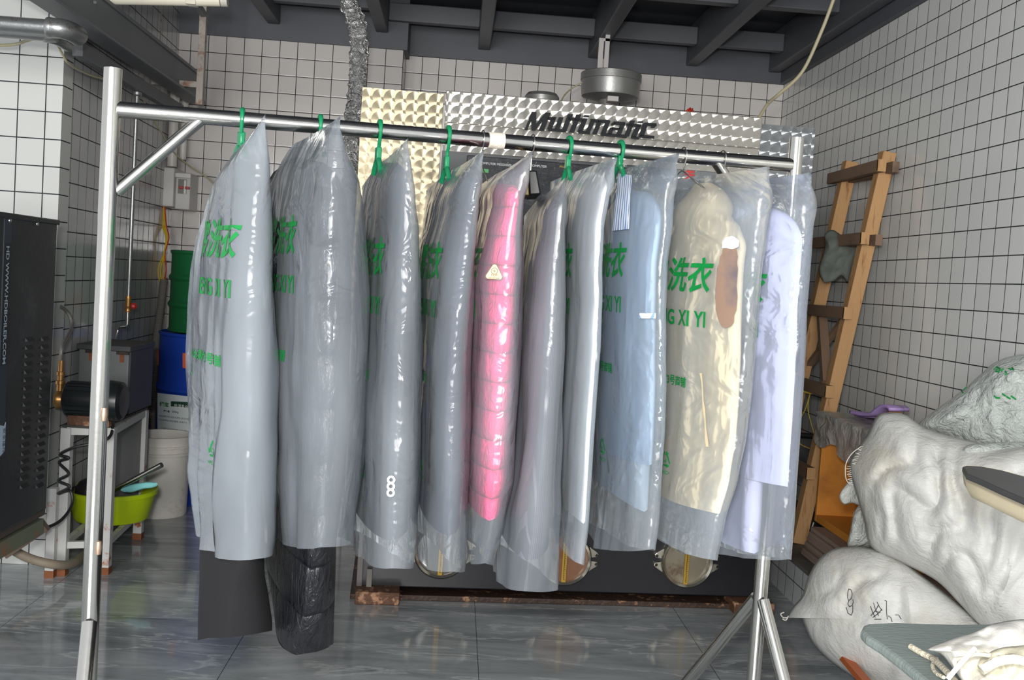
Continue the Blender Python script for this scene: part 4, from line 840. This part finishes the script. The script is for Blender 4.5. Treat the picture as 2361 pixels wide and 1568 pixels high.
RF = M('rust_foot', (128, 76, 44), .8, 0, .3, 30, .3, 60)
def leg(p, top, w_, par, name='leg'):
    MB().box((p[0]-w_/2, p[1]-w_/2, .028), (p[0]+w_/2, p[1]+w_/2, top)).build(name, PWR, par, smooth=False, bevel=.0015); MB().box((p[0]-w_/2-.001, p[1]-w_/2-.001, 0), (p[0]+w_/2+.001, p[1]+w_/2+.001, .028)).build('rusty_foot', RF, par, smooth=False)
l1 = at(116, 1330, Z=0); leg((l1.x, l1.y), bbz+.01, .034, bo)
MB().beam(bp(.0, bbz-.01, -.02), bp(.66, bbz-.01, -.02), .03, .02).build('frame_rail', M('rail_dark', (84, 74, 68), .5, .2), bo, smooth=False); MB().beam(bp(.01, bbz-.06, -.02), bp(.66, bbz-.06, -.02), .03, .055).build('frame_rail', GRW, bo, smooth=False)
MB().beam(at(105, 1210, Y=3.75), at(10, 1275, Y=3.75), .03, .045).build('tilted_support', M('support_brown', (120, 100, 88), .6), bo, smooth=False)
# pump stand with tank and pump
f1, f2, f3 = at(142, 1325, Z=0), at(242, 1322, Z=0), at(318, 1242, Z=0); ft = Vector((f1.x+(f3.x-f2.x)-.0, f3.y, 0)); ztb = at(142, 985, Y=f1.y).z
st = thing('pump_stand', f1, 'white painted rusty angle iron stand carrying the pump and grey tank', 'stand')
for p in (f1, f2, f3, ft): leg((p.x, p.y), ztb, .038, st)
for a, b in ((f1, f2), (f2, f3), (f3, ft), (ft, f1)):
    MB().beam(a+Vector((0, 0, ztb-.012)), b+Vector((0, 0, ztb-.012)), .028, .03).build('top_rail', PWR, st, smooth=False)
    MB().beam(a+Vector((0, 0, .12)), b+Vector((0, 0, .12)), .02, .026).build('lower_rail', PWR, st, smooth=False)
MB().box((f1.x-.015, f1.y-.015, ztb+.003), (f3.x+.015, f3.y+.015, ztb+.012)).build('top_plate', M('plate_dark', (64, 64, 62), .5, .3, stain=(120, 76, 50)), st, smooth=False)
MB().box((ft.x, f3.y-.02, .12), (f3.x, f3.y+.01, ztb)).build('back_panel', M('panel_grey', (92, 94, 94), .5), st, smooth=False)
tz0 = ztb+.014; T0 = at(182, 776, Y=4.42); tzt = at(296, 800, Y=4.3).z
tk = thing('water_tank', (-1.5, 4.45, tz0), 'dark grey metal water tank box with rust streaks behind the pump', 'tank')
TG1 = M('tank_grey', (108, 112, 112), .45, .2, .08, 5, 0, 60, stain=(150, 106, 52), sscale=6, slo=.66, shi=.74, stretch=(1, 1, .25)); TG2 = M('tank_dark', (66, 68, 70), .45, .2)
tx0, tx1 = at(180, 860, Y=4.33).x, at(296, 860, Y=4.33).x
MB().box((tx0, 4.33, tz0), (tx1, 4.66, tzt-.02)).build('tank_body', TG1, tk, bevel=.004); MB().box((tx0-.008, 4.32, tzt-.024), (tx1+.008, 4.67, tzt)).build('lid', TG2, tk, bevel=.003)
MB().box((tx1, 4.34, tz0), (tx1+.004, 4.66, tzt-.025)).build('side_plate', TG2, tk, smooth=False)
for xx in (tx0+.03, tx1-.05):
    MB().box((xx, 4.318, tzt-.036), (xx+.05, 4.33, tzt-.024)).build('latch', M('latch_dark', (50, 44, 40), .5, .4), tk); MB().box((xx+.012, 4.3275, tzt-.07), (xx+.03, 4.3295, tzt-.036)).build('rust_streak', RF, tk, smooth=False)
pc = at(200, 921, Y=4.03); pl, prt = at(152, 921, Y=4.03), at(288, 935, Y=4.03)
pu = thing('water_pump', (pc.x, 4.03, ztb), 'black motor pump with brass head on the rusty stand', 'pump'); rp = .068; pzc = max(pc.z, tz0+.07)
BKG = M('pump_black', (28, 32, 34), .3, .1); xx0, xx1 = pl.x, prt.x
MB().lathe([(0, 0), (rp*.8, 0), (rp, .008), (rp, (xx1-xx0)*.62), (rp*.9, (xx1-xx0)*.63)], (xx0, 4.03, pzc), 40, (1, 0, 0)).build('motor', BKG, pu)
for k in range(20):
    a = 2*PI*k/20; y_, z_ = math.cos(a)*rp, math.sin(a)*rp; MB().beam((xx0+.015, 4.03+y_, pzc+z_), (xx0+(xx1-xx0)*.6, 4.03+y_, pzc+z_), .003, .006, (0, y_, z_)).build('cooling_fin', BKG, pu, smooth=False)
MB().lathe([(rp*.9, 0), (rp*1.16, .008), (rp*1.2, .03), (rp*1.12, (xx1-xx0)*.32), (rp*.9, (xx1-xx0)*.37), (0, (xx1-xx0)*.38)], (xx0+(xx1-xx0)*.62, 4.03, pzc), 40, (1, 0, 0)).build('fan_cover', BKG, pu)
MB().lathe([(0, -.0), (.02, .0), (.036, .008), (.036, .022), (.028, .034), (.028, .04), (0, .042)], (xx0-.042, 4.03, pzc-.006), 30, (1, 0, 0)).build('pump_head', BRS, pu)
MB().lathe([(.014, 0), (.014, .025), (.018, .027), (.018, .04), (.012, .042), (.012, .06), (.016, .062), (.016, .075), (.010, .077), (.010, .12)], (xx0-.024, 4.03, pzc+.028), 20).build('outlet', BRS, pu)
MB().box((xx0+.02, 4.0, tz0-.002), (xx1-.05, 4.07, pzc-rp+.006)).build('mount', RUST, pu, smooth=False)
t = NT('braid'); BRD = t.done(t.bsdf(srgb(150, 146, 140), .35, .7, t.bump(t.noise(400, 2, t.vec('Object')), .8, .002)))
ho = [(xx0-.024, 4.03, pzc+.14), (xx0-.022, 4.03, pzc+.2), (xx0-.03, 4.14, pzc+.27), (xx0-.055, 4.16, pzc+.33), (xx0-.12, 4.2, pzc+.36)]
cable('braided_hose', ho, .0075, BRD, 'braided steel hose rising from the brass pump outlet beside the boiler', 'hose')
BC = M('black_cable', (28, 28, 30), .45)
cable('power_cord', [at(258, 960, Y=3.98), at(260, 985, Y=4.05), at(250, 1010, Y=3.98), at(215, 1022, Y=3.97), at(170, 1032, Y=3.96), at(138, 1048, Y=3.96), at(158, 1056, Y=3.96), at(136, 1066, Y=3.96), at(158, 1092, Y=3.95), at(135, 1108, Y=3.95), at(160, 1122, Y=3.95), at(134, 1138, Y=3.95), at(162, 1132, Y=3.95), at(165, 1165, Y=3.93), at(140, 1200, Y=3.85), at(100, 1218, Y=3.78), at(60, 1215, Y=3.72), at(35, 1195, Y=3.7), at(12, 1188, Y=3.68)], .006, BC, 'black power cord wound round a stand leg and looping under the boiler')
cable('drain_hose', [at(-20, 1230, Y=3.8), at(30, 1268, Y=3.8), at(75, 1290, Y=3.82), at(130, 1302, Y=3.86), at(170, 1298, Y=4.0), at(205, 1270, Y=4.3)], .017, M('hose_tan', (140, 128, 112), .6), 'thick tan drain hose lying behind the legs of the stand', 'hose', n=18)
# green tub
tc_ = at(255, 1205, Z=.0); tc_ = Vector((tc_.x, 4.42, 0)); tb = at(255, 1218, Y=4.2).z; tt = at(255, 1125, Y=4.42).z; TR_ = (at(362, 1115, Y=4.42).x-at(158, 1120, Y=4.42).x)/2; tcx = (at(362, 1115, Y=4.42).x+at(158, 1120, Y=4.42).x)/2
zb_ = .135; LIM = M('lime_plastic', (176, 200, 14), .4, 0, .05, 3)
tub = thing('wash_tub', (tcx, 4.42, zb_), 'round lime green plastic wash tub resting on the lower rails of the stand', 'tub')
MB().lathe([(0, .0), (TR_*.80, 0), (TR_*.82, .006), (TR_*.95, tt-zb_-.02), (TR_, tt-zb_-.018), (TR_+.002, tt-zb_), (TR_-.006, tt-zb_+.002), (TR_*.93, tt-zb_-.008), (TR_*.80, .01), (0, .01)], (tcx, 4.42, zb_), 64).build('tub_body', LIM, tub)
dm = at(205, 1115, Y=4.42); o = MB().lathe([(0, .10), (.03, .097), (.05, .085), (.066, .06), (.07, .0), (0, 0)], (dm.x+.005, 4.44, tt-.065), 32).build('dark_bowl', M('bowl_black', (40, 34, 36), .35)); tag(o, 'dark rounded bowl turned over inside the green tub', 'bowl')
o = MB().tube([at(258, 1132, Y=4.36), at(373, 1072, Y=4.30)], .0115, 20).build('metal_rod', STL); tag(o, 'short polished steel tube resting across the rim of the green tub', 'tube')
o = inflate([(278,1130),(300,1118),(340,1111),(362,1114),(356,1124),(330,1128),(300,1136)], lambda x, y: 4.34, .012, 'cloth', M('cyan_cloth', (130, 204, 206), .8), rings=6, wr=.002); tag(o, 'pale turquoise cloth draped over the front rim of the green tub', 'cloth')
# ------------------------------------------------------------------ right side: ladder, cabinet, sacks, boards
WD = M('pine_wood', (186, 144, 98), .7, 0, .14, 3, .25, 30, stain=(140, 92, 52), sscale=7, slo=.58, shi=.72, stretch=(6, 6, .8)); WD2 = M('aged_wood', (128, 104, 84), .75, 0, .16, 4, .3, 40, stain=(90, 74, 62), sscale=6, stretch=(1, .3, 1))
LYR, LYL = 4.38, 4.80
tR = at(2046, 352, Y=LYR); fR = at(1846, 1250, Y=LYR); zk = .187
fR = Vector((1.592, LYR, zk)); tR = Vector((at(2046, 356, Y=LYR).x, LYR, at(2046, 352, Y=LYR).z))
tL = Vector((at(1963, 378, Y=LYL).x, LYL, at(1963, 374, Y=LYL).z)); fL = Vector((fR.x, LYL, zk)); tL.x = tR.x
ld = thing('wooden_ladder', fR, 'rough pine wood ladder leaning against the tiled right wall', 'ladder')
MB().beam(fR, tR, .058, .06, (1, 0, 0)).build('side_rail', WD, ld, smooth=False, bevel=.003); MB().beam(fL, tL, .058, .06, (1, 0, 0)).build('side_rail', WD, ld, smooth=False, bevel=.003)
def lad(z): f = (z-fR.z)/(tR.z-fR.z); return fR.x+(tR.x-fR.x)*f
for i, py in enumerate((388, 553, 722, 900, 1085)):
    # height where the near rail shows at this image row
    lo, hi = zk, tR.z
    for _ in range(30):
        m_ = (lo+hi)/2
        if pr((lad(m_), LYR, m_))[1] > py: lo = m_
        else: hi = m_
    z = lo; x = lad(z)-.045
    MB().beam((x, LYR-.085, z), (x, LYL+.10, z), .036, .052, (0, 0, 1)).build('rung', WD2 if i else WD2, ld, smooth=False, bevel=.003)
    for yy in (LYR-.086, ): MB().box((x-.018, yy-.001, z-.026), (x+.018, yy+.012, z+.026)).build('rung_end', WD, ld, smooth=False)
    if i in (0, 1): MB().beam((x+.055, LYR-.10, z-.004), (x+.055, LYL+.09, z-.004), .03, .046, (0, 0, 1)).build('rung', WD2, ld, smooth=False)
z3, z4 = .94, .62
def lz(py):
    lo, hi = zk, tR.z
    for _ in range(30):
        m_ = (lo+hi)/2
        if pr((lad(m_), LYR, m_))[1] > py: lo = m_
        else: hi = m_
    return lo
z3, z4 = lz(735), lz(885)
MB().beam((lad(z3)-.02, LYL-.14, z3), (lad(z4)-.02, LYR+.04, z4), .03, .04, (1, 0, 0)).build('brace', WD2, ld, smooth=False); MB().beam((lad(z3)+.02, LYR+.10, z3), (lad(z4)+.02, LYL+.02, z4+.02), .02, .03, (1, 0, 0)).build('brace', WD2, ld, smooth=False)
c2_ = lz(560)
o = inflate([(1902,540),(1920,530),(1945,545),(1972,552),(1982,566),(1972,590),(1962,625),(1955,650),(1940,635),(1922,648),(1900,650),(1888,622),(1896,592),(1902,565)], lambda x, y: 4.60, .03, 'grey_rag', M('grey_cloth', (98, 104, 98), .8, 0, .2, 10, .3, 40), rings=14, wr=.028, fold=.02); tag(o, 'crumpled grey green cloth tied round the second rung of the ladder', 'cloth')
YS = M('yellow_string', (206, 178, 60), .6); yw = thing('yellow_wire', at(1860, 880, Y=4.66), 'loops of thin yellow wire hanging from a lower ladder rung', 'wire')
for k in range(4): MB().tube(smooth_path([at(1852+k*3, 876+k, Y=4.64), at(1846+k*2, 892, Y=4.63), at(1856+k*4, 905+k, Y=4.62), at(1872+k, 900, Y=4.63), at(1868+k*2, 878, Y=4.65)], 6), .0022, 7).build('loop', YS, yw)
MB().tube(smooth_path([at(1868, 905, Y=4.63), at(1858, 940, Y=4.64), at(1838, 985, Y=4.66), at(1842, 1020, Y=4.66), at(1866, 1034, Y=4.66)], 6), .0022, 7).build('trailing_end', YS, yw); MB().tube(smooth_path([at(1868, 905, Y=4.63), at(1863, 945, Y=4.64), at(1877, 1000, Y=4.62)], 6), .0022, 7).build('trailing_end', YS, yw)
# things behind the ladder foot
o = inflate([(1826,1010),(1850,1002),(1878,1010),(1872,1055),(1868,1072),(1826,1060)], lambda x, y: 5.0, .06, 'grey_bundle', M('bundle_grey', (92, 92, 92), .8), rings=8); tag(o, 'grey folded bundle lying behind the ladder foot', 'bundle')
o = MB().tube([at(1826, 1002, Y=4.92), at(1876, 1006, Y=4.92)], .014, 12).build('black_tool', M('tool_black', (30, 30, 32), .5)); tag(o, 'black tool lying on the grey bundle behind the ladder', 'tool')
# orange brown cabinet lying open towards the room
OW = M('orange_wood', (196, 128, 48), .5, 0, .1, 4, .05, 30, stain=(164, 104, 40), sscale=3)
cx0 = 1.60; ca = at(1877, 1200, X=cx0); cb = at(1893, 950, X=cx0); zc0, zc1 = ca.z, cb.z; yF, yN = ca.y, 3.45
cbn = thing('wooden_cabinet', (1.7, 3.9, zc0), 'open orange brown wooden cabinet on stacked boards against the right wall', 'cabinet')
MB().box((cx0+.17, yN, zc0), (cx0+.19, yF, zc1)).build('back_board', OW, cbn, smooth=False); MB().box((cx0, yF-.02, zc0), (cx0+.17, yF, zc1)).build('side_board', OW, cbn, smooth=False, bevel=.002)
MB().box((cx0, yN, zc0), (cx0+.17, yF-.02, zc0+.03)).build('bottom_board', OW, cbn, smooth=False, bevel=.002); MB().box((cx0, yN, zc1-.02), (cx0+.19, yF-.02, zc1)).build('top_board', OW, cbn, smooth=False, bevel=.002)
BDW = M('stack_wood', (140, 120, 106), .75, 0, .25, 6, .3, 60, stretch=(1, .3, 6))
for k in range(8):
    h = (zc0-.187)/8; j = random.uniform(-.012, .012); o = MB().box((1.545+j, 3.2, .187+k*h), (1.86, yF-.03+j*2-k*.012, .187+(k+1)*h-.0015)).build('board', BDW, smooth=False, bevel=.001)
    tag(o, 'thin grey brown board in the pile under the orange cabinet', 'board', 'boards piled under the cabinet')
cable('white_strap', [at(1876, 1205, Y=4.25), at(1871, 1225, Y=4.22), at(1876, 1243, Y=4.2), at(1890, 1252, Y=4.18)], .003, M('strap_white', (190, 188, 184), .5), 'thin white strap around the end of the board pile', 'strap')
# dusty clear sheet over the cabinet top
t = NT('dusty_sheet'); tr = t.n('ShaderNodeBsdfTransparent'); b = t.bsdf(srgb(172, 172, 168), .3, 0, t.bump(t.noise(14, 4, t.vec('Object'), .6, 1), .8, .02)); mx = t.n('ShaderNodeMixShader'); t.l(t.ramp(t.noise(5, 3, t.vec('Object')), -.9, .9), mx.inputs[0]); t.l(tr.outputs[0], mx.inputs[1]); t.l(b.outputs[0], mx.inputs[2]); DUST = t.done(mx)
P = []
for j in range(17):
    r = []
    for i in range(31):
        y = yF+.03-(yF-yN-.1)*i/30; f = j/16
        if f < .35: x = 1.84-(1.84-cx0+.015)*f/.35; z = zc1+.004+.004*noise.noise(Vector((i*.4, j*.5, 1)))
        else: x = cx0-.018+.014*noise.noise(Vector((i*.35, j*.3, 7))); z = zc1+.004-(f-.35)/.65*(.125+.02*math.sin(i*.5)+.03*i/30)
        r.append(Vector((x, y, z)))
    P.append(r)
tag(MB().grid(P).build('plastic_sheet', DUST, ang=180), 'dusty clear plastic sheet draped over the top of the orange cabinet', 'plastic sheet')
LIL = M('lilac_rubber', (178, 148, 206), .5)
for k, dx in enumerate((0, 12)):
    P = []
    for i, (x, y) in enumerate(((1958+dx, 950+k*6), (1985+dx, 955+k*5), (2005+dx, 954+k*4), (2018+dx, 944), (2030+dx, 937), (2042+dx, 937), (2050+dx, 944))):
        P.append(at(x, y, X=1.66+.05*k))
    S_ = smooth_path(P, 5); mb = MB(); g_ = [[p+Vector((a, .0, b)) for p in S_] for a, b in ((0, 0), (.03, 0), (.06, .0))]; mb.grid(g_)
    o = mb.build('slipper', LIL, solid=.012); tag(o, ('lilac rubber sole curling up behind the other one on the plastic sheet', 'lilac rubber sole nearer the white sack on the plastic sheet')[k], 'slipper', 'lilac soles on the cabinet')
o = MB().beam(at(2040, 945, X=1.74), at(2066, 948, X=1.74), .05, .03).build('card_packet', M('packet_tan', (206, 150, 110), .6), bevel=.003); tag(o, 'small tan packet with yellow print beside the lilac soles', 'packet')
# woven sacks
t = NT('woven_sack'); v = t.vec('Object'); w1 = t.n('ShaderNodeTexWave'); w1.inputs['Scale'].default_value = 90; t.l(v, w1.inputs[0]); vr = t.vec('Object', (1, 1, 1), (0, 0, .5))
h = t.math('ADD', 0.0, t.math('ADD', t.noise(5, 4, t.vec('Object', (1.4, 1.4, .8), (.5, .5, 0)), .55, 1.2), t.math('MULTIPLY', t.noise(40, 3, t.vec('Object', (1, 1, 3), (.6, .3, 0)), .6, 1), .22)))
col = t.mix(t.ramp(t.noise(3.5, 4, v, .6), .5, .75), srgb(206, 206, 202), srgb(186, 180, 164)); SACK = t.done(t.bsdf(col, .55, 0, t.bump(h, .4, .03)))
lo_sack = inflate([(1815,1424),(1828,1400),(1850,1372),(1863,1330),(1885,1292),(1915,1268),(1955,1260),(2010,1264),(2075,1290),(2150,1345),(2230,1410),(2300,1480),(2340,1560),(2300,1640),(2150,1660),(2040,1610),(1960,1556),(1905,1515),(1872,1478),(1855,1440),(1848,1420),(1838,1416)],
    lambda x, y: 3.42-.0011*(x-1815)+.0002*(1500-y), .17, 'woven_sack', SACK, rings=26, wr=.008, fold=.018, back=.5, zmin=.004, xmax=1.88)
tag(lo_sack, 'lower white woven sack with pointed tied end and black pen scribbles', 'sack')
up_sack = inflate([(2050,951),(2086,956),(2130,985),(2200,1008),(2290,1028),(2380,1035),(2430,1100),(2440,1300),(2400,1470),(2330,1470),(2265,1445),(2215,1395),(2160,1340),(2085,1300),(2010,1262),(1992,1200),(1972,1130),(1957,1072),(1975,1035),(2000,1000),(2022,958)],
    lambda x, y: 3.32-.0010*(x-1957)+.0003*(y-1100)*-1, .20, 'woven_sack', SACK, rings=28, wr=.010, fold=.03, back=.45, seed=4, xmax=1.89)
tag(up_sack, 'upper large white woven sack with frayed edge slumped over the lower one', 'sack')
# pen marks on the lower sack: follow the sack surface
def shoot(px, py, objs, off=.003):
    d = ray(px, py).normalized(); best = None
    for o_ in objs:
        hit, loc, nn, _ = o_.ray_cast(o_.matrix_world.inverted()@CAM, d)
        if hit and (best is None or (loc-CAM).length < (best[0]-CAM).length): best = (loc, nn)
    return None if best is None else best[0]-d*off
bpy.context.view_layer.update()
PEN = M('pen_ink', (40, 40, 46), .6)
strokes = [[(1957,1358),(1962,1360),(1965,1370),(1963,1380),(1957,1385),(1954,1378),(1955,1366),(1957,1358)],[(1957,1385),(1955,1393),(1958,1399),(1964,1397),(1968,1388),(1966,1382)],[(1951,1400),(1955,1414),(1963,1419),(1966,1410),(1966,1396)],
 [(2007,1398),(2012,1412),(2018,1424)],[(2014,1390),(2018,1404),(2026,1420)],[(2008,1420),(2020,1406),(2026,1394)],[(2012,1424),(2026,1414),(2034,1404)],[(2018,1410),(2030,1412)],[(2016,1428),(2032,1428)],[(2022,1388),(2028,1400),(2034,1408)],
 [(2040,1384),(2044,1386),(2044,1410),(2046,1428)],[(2048,1420),(2054,1424),(2057,1434)],[(2064,1418),(2072,1418),(2078,1428)]]
mb = MB()
for s_ in strokes:
    q = []
    for a, b in zip(s_, s_[1:]):
        for k in range(4): q.append((a[0]+(b[0]-a[0])*k/4, a[1]+(b[1]-a[1])*k/4))
    q.append(s_[-1]); pts = [shoot(x, y, [lo_sack]) for x, y in q]; pts = [p for p in pts if p]
    if len(pts) > 2: mb.tube(pts, .0011, 5)
o = mb.build('pen_scribble', PEN); o.parent = lo_sack
SW = M('sack_thread', (214, 210, 200), .7)
for k, (q, nm) in enumerate(((((1815,1424),(1806,1424),(1800,1416),(1808,1412)), 'tie_thread'), (((1818,1420),(1812,1430),(1804,1427)), 'tie_thread'))):
    MB().tube(smooth_path([at(x, y, Y=3.42) for x, y in q], 5), .002, 6).build(nm, SW, lo_sack)
mb = MB()
for k in range(20):
    y = 1030+k*4.6; x = 1988-(y-1030)*.42 if y < 1075 else 1959+(y-1075)*.12; p = at(x+2, y, Y=3.22); d = Vector((-.010-.008*random.random(), 0, -.006+.012*random.random())); mb.tube([p, p+d], .0009, 4)
mb.build('frayed_edge', SW, up_sack)
MB().tube(smooth_path([at(x, y, Y=3.28) for x, y in ((1985,1030),(1965,1045),(1952,1065),(1949,1085),(1951,1105),(1960,1118))], 6), .0016, 6).build('loose_thread', SW, up_sack)
# bundled film bags above the sacks
t = NT('bundle_film'); v = t.vec('Object', (1, 1, .8)); nr = t.bump(t.math('ADD', t.noise(16, 4, v, .62, 1.6), t.math('MULTIPLY', t.noise(60, 3, v, .6, 1), .25)), .9, .03); b = t.bsdf(srgb(214, 220, 216), .22, 0, nr, Specular_IOR_Level=.6)
tr = t.n('ShaderNodeBsdfTransparent'); mx = t.n('ShaderNodeMixShader'); mx.inputs[0].default_value = .62; t.l(tr.outputs[0], mx.inputs[1]); t.l(b.outputs[0], mx.inputs[2]); BF = t.done(mx)
gp = inflate([(2115,985),(2150,950),(2185,925),(2225,895),(2262,862),(2290,838),(2330,822),(2380,818),(2440,850),(2450,980),(2430,1080),(2330,1075),(2240,1040),(2170,1010)], lambda x, y: 3.40-.0009*(x-2115), .15, 'film_bundle', BF, rings=20, wr=.022, fold=.012, seed=9, xmax=1.90)
tag(gp, 'large bundle of crumpled clear film bags with green print at the right edge', 'plastic bundle')
g2 = inflate([(2222,1032),(2290,1020),(2400,1026),(2420,1090),(2330,1085),(2240,1075)], lambda x, y: 2.98, .06, 'film_sheet', BF, rings=10, wr=.012, seed=12); tag(g2, 'folded clear film lying between the film bundle and the dark board', 'plastic sheet')
g3 = inflate([(1935,1143),(1950,1118),(1968,1100),(1985,1120),(1990,1165),(1965,1160),(1945,1163)], lambda x, y: 3.40, .02, 'film_scrap', BF, rings=7, wr=.006, seed=3); tag(g3, 'scrap of clear film sticking out left of the upper sack', 'plastic sheet')
g4 = inflate([(1970,1178),(1992,1165),(2020,1220),(2030,1262),(1985,1262),(1955,1260),(1960,1225)], lambda x, y: 3.42, .05, 'film_bag', BF, rings=8, wr=.01, seed=5); tag(g4, 'small clear film bag squeezed between the two sacks and the cabinet', 'plastic bag')
bpy.context.view_layer.update()
mb = MB()
for s_ in ([(2292,852),(2298,846),(2306,850),(2303,858),(2296,857),(2299,851)],[(2308,856),(2314,850)],[(2318,856),(2321,862),(2316,864)],[(2326,850),(2338,853),(2334,848)],[(2292,913),(2297,918),(2306,918)],[(2311,908),(2318,913)],[(2320,914),(2330,920)],[(2331,913),(2342,921)],[(2219,897),(2224,902)],[(2218,902),(2222,908)],[(2228,893),(2222,899)]):
    pts = [shoot(x, y, [gp], .003) for x, y in s_]; pts = [p for p in pts if p]
    if len(pts) > 1: mb.tube(pts, .0028, 5)
o = mb.build('green_print_marks', PRT); o.parent = gp
# dark topped round end board with cream underside
zb = .95
top = [(2219,1076),(2226,1073),(2262,1075),(2310,1084),(2361,1098),(2460,1128),(2520,1210),(2440,1182),(2361,1150),(2310,1128),(2262,1106),(2228,1092)]
tb_ = thing('pressing_board', at(2300, 1110, Z=zb), 'dark grey topped board with cream underside jutting in at the right edge', 'board')
MB().prism([at(x, y, Z=zb) for x, y in top], (0, 0, -.012)).build('dark_top', M('board_dark', (66, 66, 66), .4), tb_, smooth=False, bevel=.003)
P = [at(x, y, Z=zb-.012) for x, y in top]; c = sum(P, Vector((0, 0, 0)))/len(P); rings = []
for k, (f, dz) in enumerate(((.99, 0), (.975, -.018), (.93, -.034), (.82, -.046), (.5, -.052))): rings.append([c+(p-c)*f+Vector((0, 0, dz)) for p in P])
mb = MB(); n = len(P); mb.add([v_ for r in rings for v_ in r], [(j*n+i, j*n+(i+1) % n, (j+1)*n+(i+1) % n, (j+1)*n+i) for j in range(4) for i in range(n)]+[tuple(range(4*n, 5*n))])
mb.build('cream_underside', M('board_cream', (226, 212, 180), .5), tb_, ang=60)
# grey ironing board with a heap of white cloth and cords
zi = .72; ib = thing('ironing_board', at(2150, 1500, Z=zi), 'stained grey green ironing board pointing left at the lower right corner', 'ironing board')
bd_ = [(1985,1452),(1990,1441),(2003,1436),(2060,1434),(2200,1438),(2361,1436),(2600,1440),(2600,1700),(2310,1700),(2160,1590),(2080,1524),(2030,1486),(1998,1466)]
IB = M('board_cover', (122, 132, 129), .85, 0, .05, 4, .2, 60, stain=(112, 106, 94), sscale=7, slo=.60, shi=.72, stretch=(.6, 2.5, 1))
MB().prism([at(x, y, Z=zi) for x, y in bd_], (0, 0, -.018)).build('padded_top', IB, ib, smooth=False, bevel=.006)
c0 = at(2230, 1640, Z=zi)
for dx in (-.1, .12): MB().tube([(c0.x+dx, c0.y, zi-.03), (c0.x+dx*2.2, c0.y+.05, .01)], .012, 12).build('leg', GP, ib)
CL = M('white_cotton_cloth', (206, 204, 197), .8, 0, .04, 6, .5, 22, stain=(196, 188, 164), sscale=5, slo=.55, shi=.75)
h1 = inflate([(2138,1497),(2170,1482),(2205,1470),(2235,1462),(2262,1450),(2290,1438),(2361,1428),(2430,1440),(2440,1640),(2290,1640),(2240,1600),(2200,1545),(2170,1508)], lambda x, y: 1.42-.0006*(y-1440), .05, 'white_cloth', CL, rings=18, wr=.02, fold=.014, seed=2, back=.3, zmin=zi+.002)
tag(h1, 'heap of crumpled white cotton cloth on the grey ironing board', 'cloth')
h2 = inflate([(2250,1530),(2290,1500),(2340,1490),(2400,1500),(2420,1620),(2300,1640),(2240,1600)], lambda x, y: 1.34, .035, 'cream_rag', M('cream_rag', (198, 192, 170), .8, 0, .1, 8, .6, 26), rings=12, wr=.02, fold=.016, seed=8, back=.2); tag(h2, 'cream twisted rag on top of the white cloth heap', 'cloth')
RPM = M('cotton_rope', (204, 196, 174), .8, bump=.6, bscale=120)
cable('loose_cord', [at(2100, 1491, Z=zi+.008), at(2125, 1506, Z=zi+.008), at(2152, 1520, Z=zi+.01), at(2172, 1538, Z=zi+.02), at(2195, 1562, Z=zi+.03), at(2215, 1590, Z=zi+.03)], .0048, RPM, 'thick twisted cream cord end lying on the ironing board left of the cloth', 'cord')
cable('loose_cord', [at(2160, 1519, Z=zi+.005), at(2150, 1535, Z=zi+.004), at(2158, 1552, Z=zi+.005), at(2176, 1562, Z=zi+.01)], .003, RPM, 'thin looped cream cord below the thick cord end', 'cord')
cable('cotton_tape', [at(2185, 1566, Y=1.27), at(2215, 1530, Y=1.27), at(2248, 1495, Y=1.28)], .0032, M('white_tape', (226, 226, 224), .5), 'straight bright white tape lying diagonally over the cloth heap', 'tape')
cable('loose_cord', [at(2205, 1540, Y=1.29), at(2202, 1522, Y=1.29), at(2222, 1518, Y=1.29), at(2250, 1508, Y=1.29), at(2285, 1512, Y=1.28)], .003, RPM, 'cream cord bent over the front of the cloth heap', 'cord')
cable('rope_bundle', [at(2262, 1545, Y=1.27), at(2300, 1525, Y=1.27), at(2340, 1520, Y=1.27), at(2370, 1530, Y=1.27)], .007, RPM, 'thick pale rope curling across the cream rag at the right edge', 'rope')
# edge of an orange board on the floor under the lower sack
a, b = at(1942, 1510, Z=.1), at(2010, 1590, Z=.1); o = MB().beam(a, b, .03, .02).build('orange_board', M('orange_edge', (176, 88, 36), .5), smooth=False); tag(o, 'orange brown board edge showing under the lower sack', 'board')
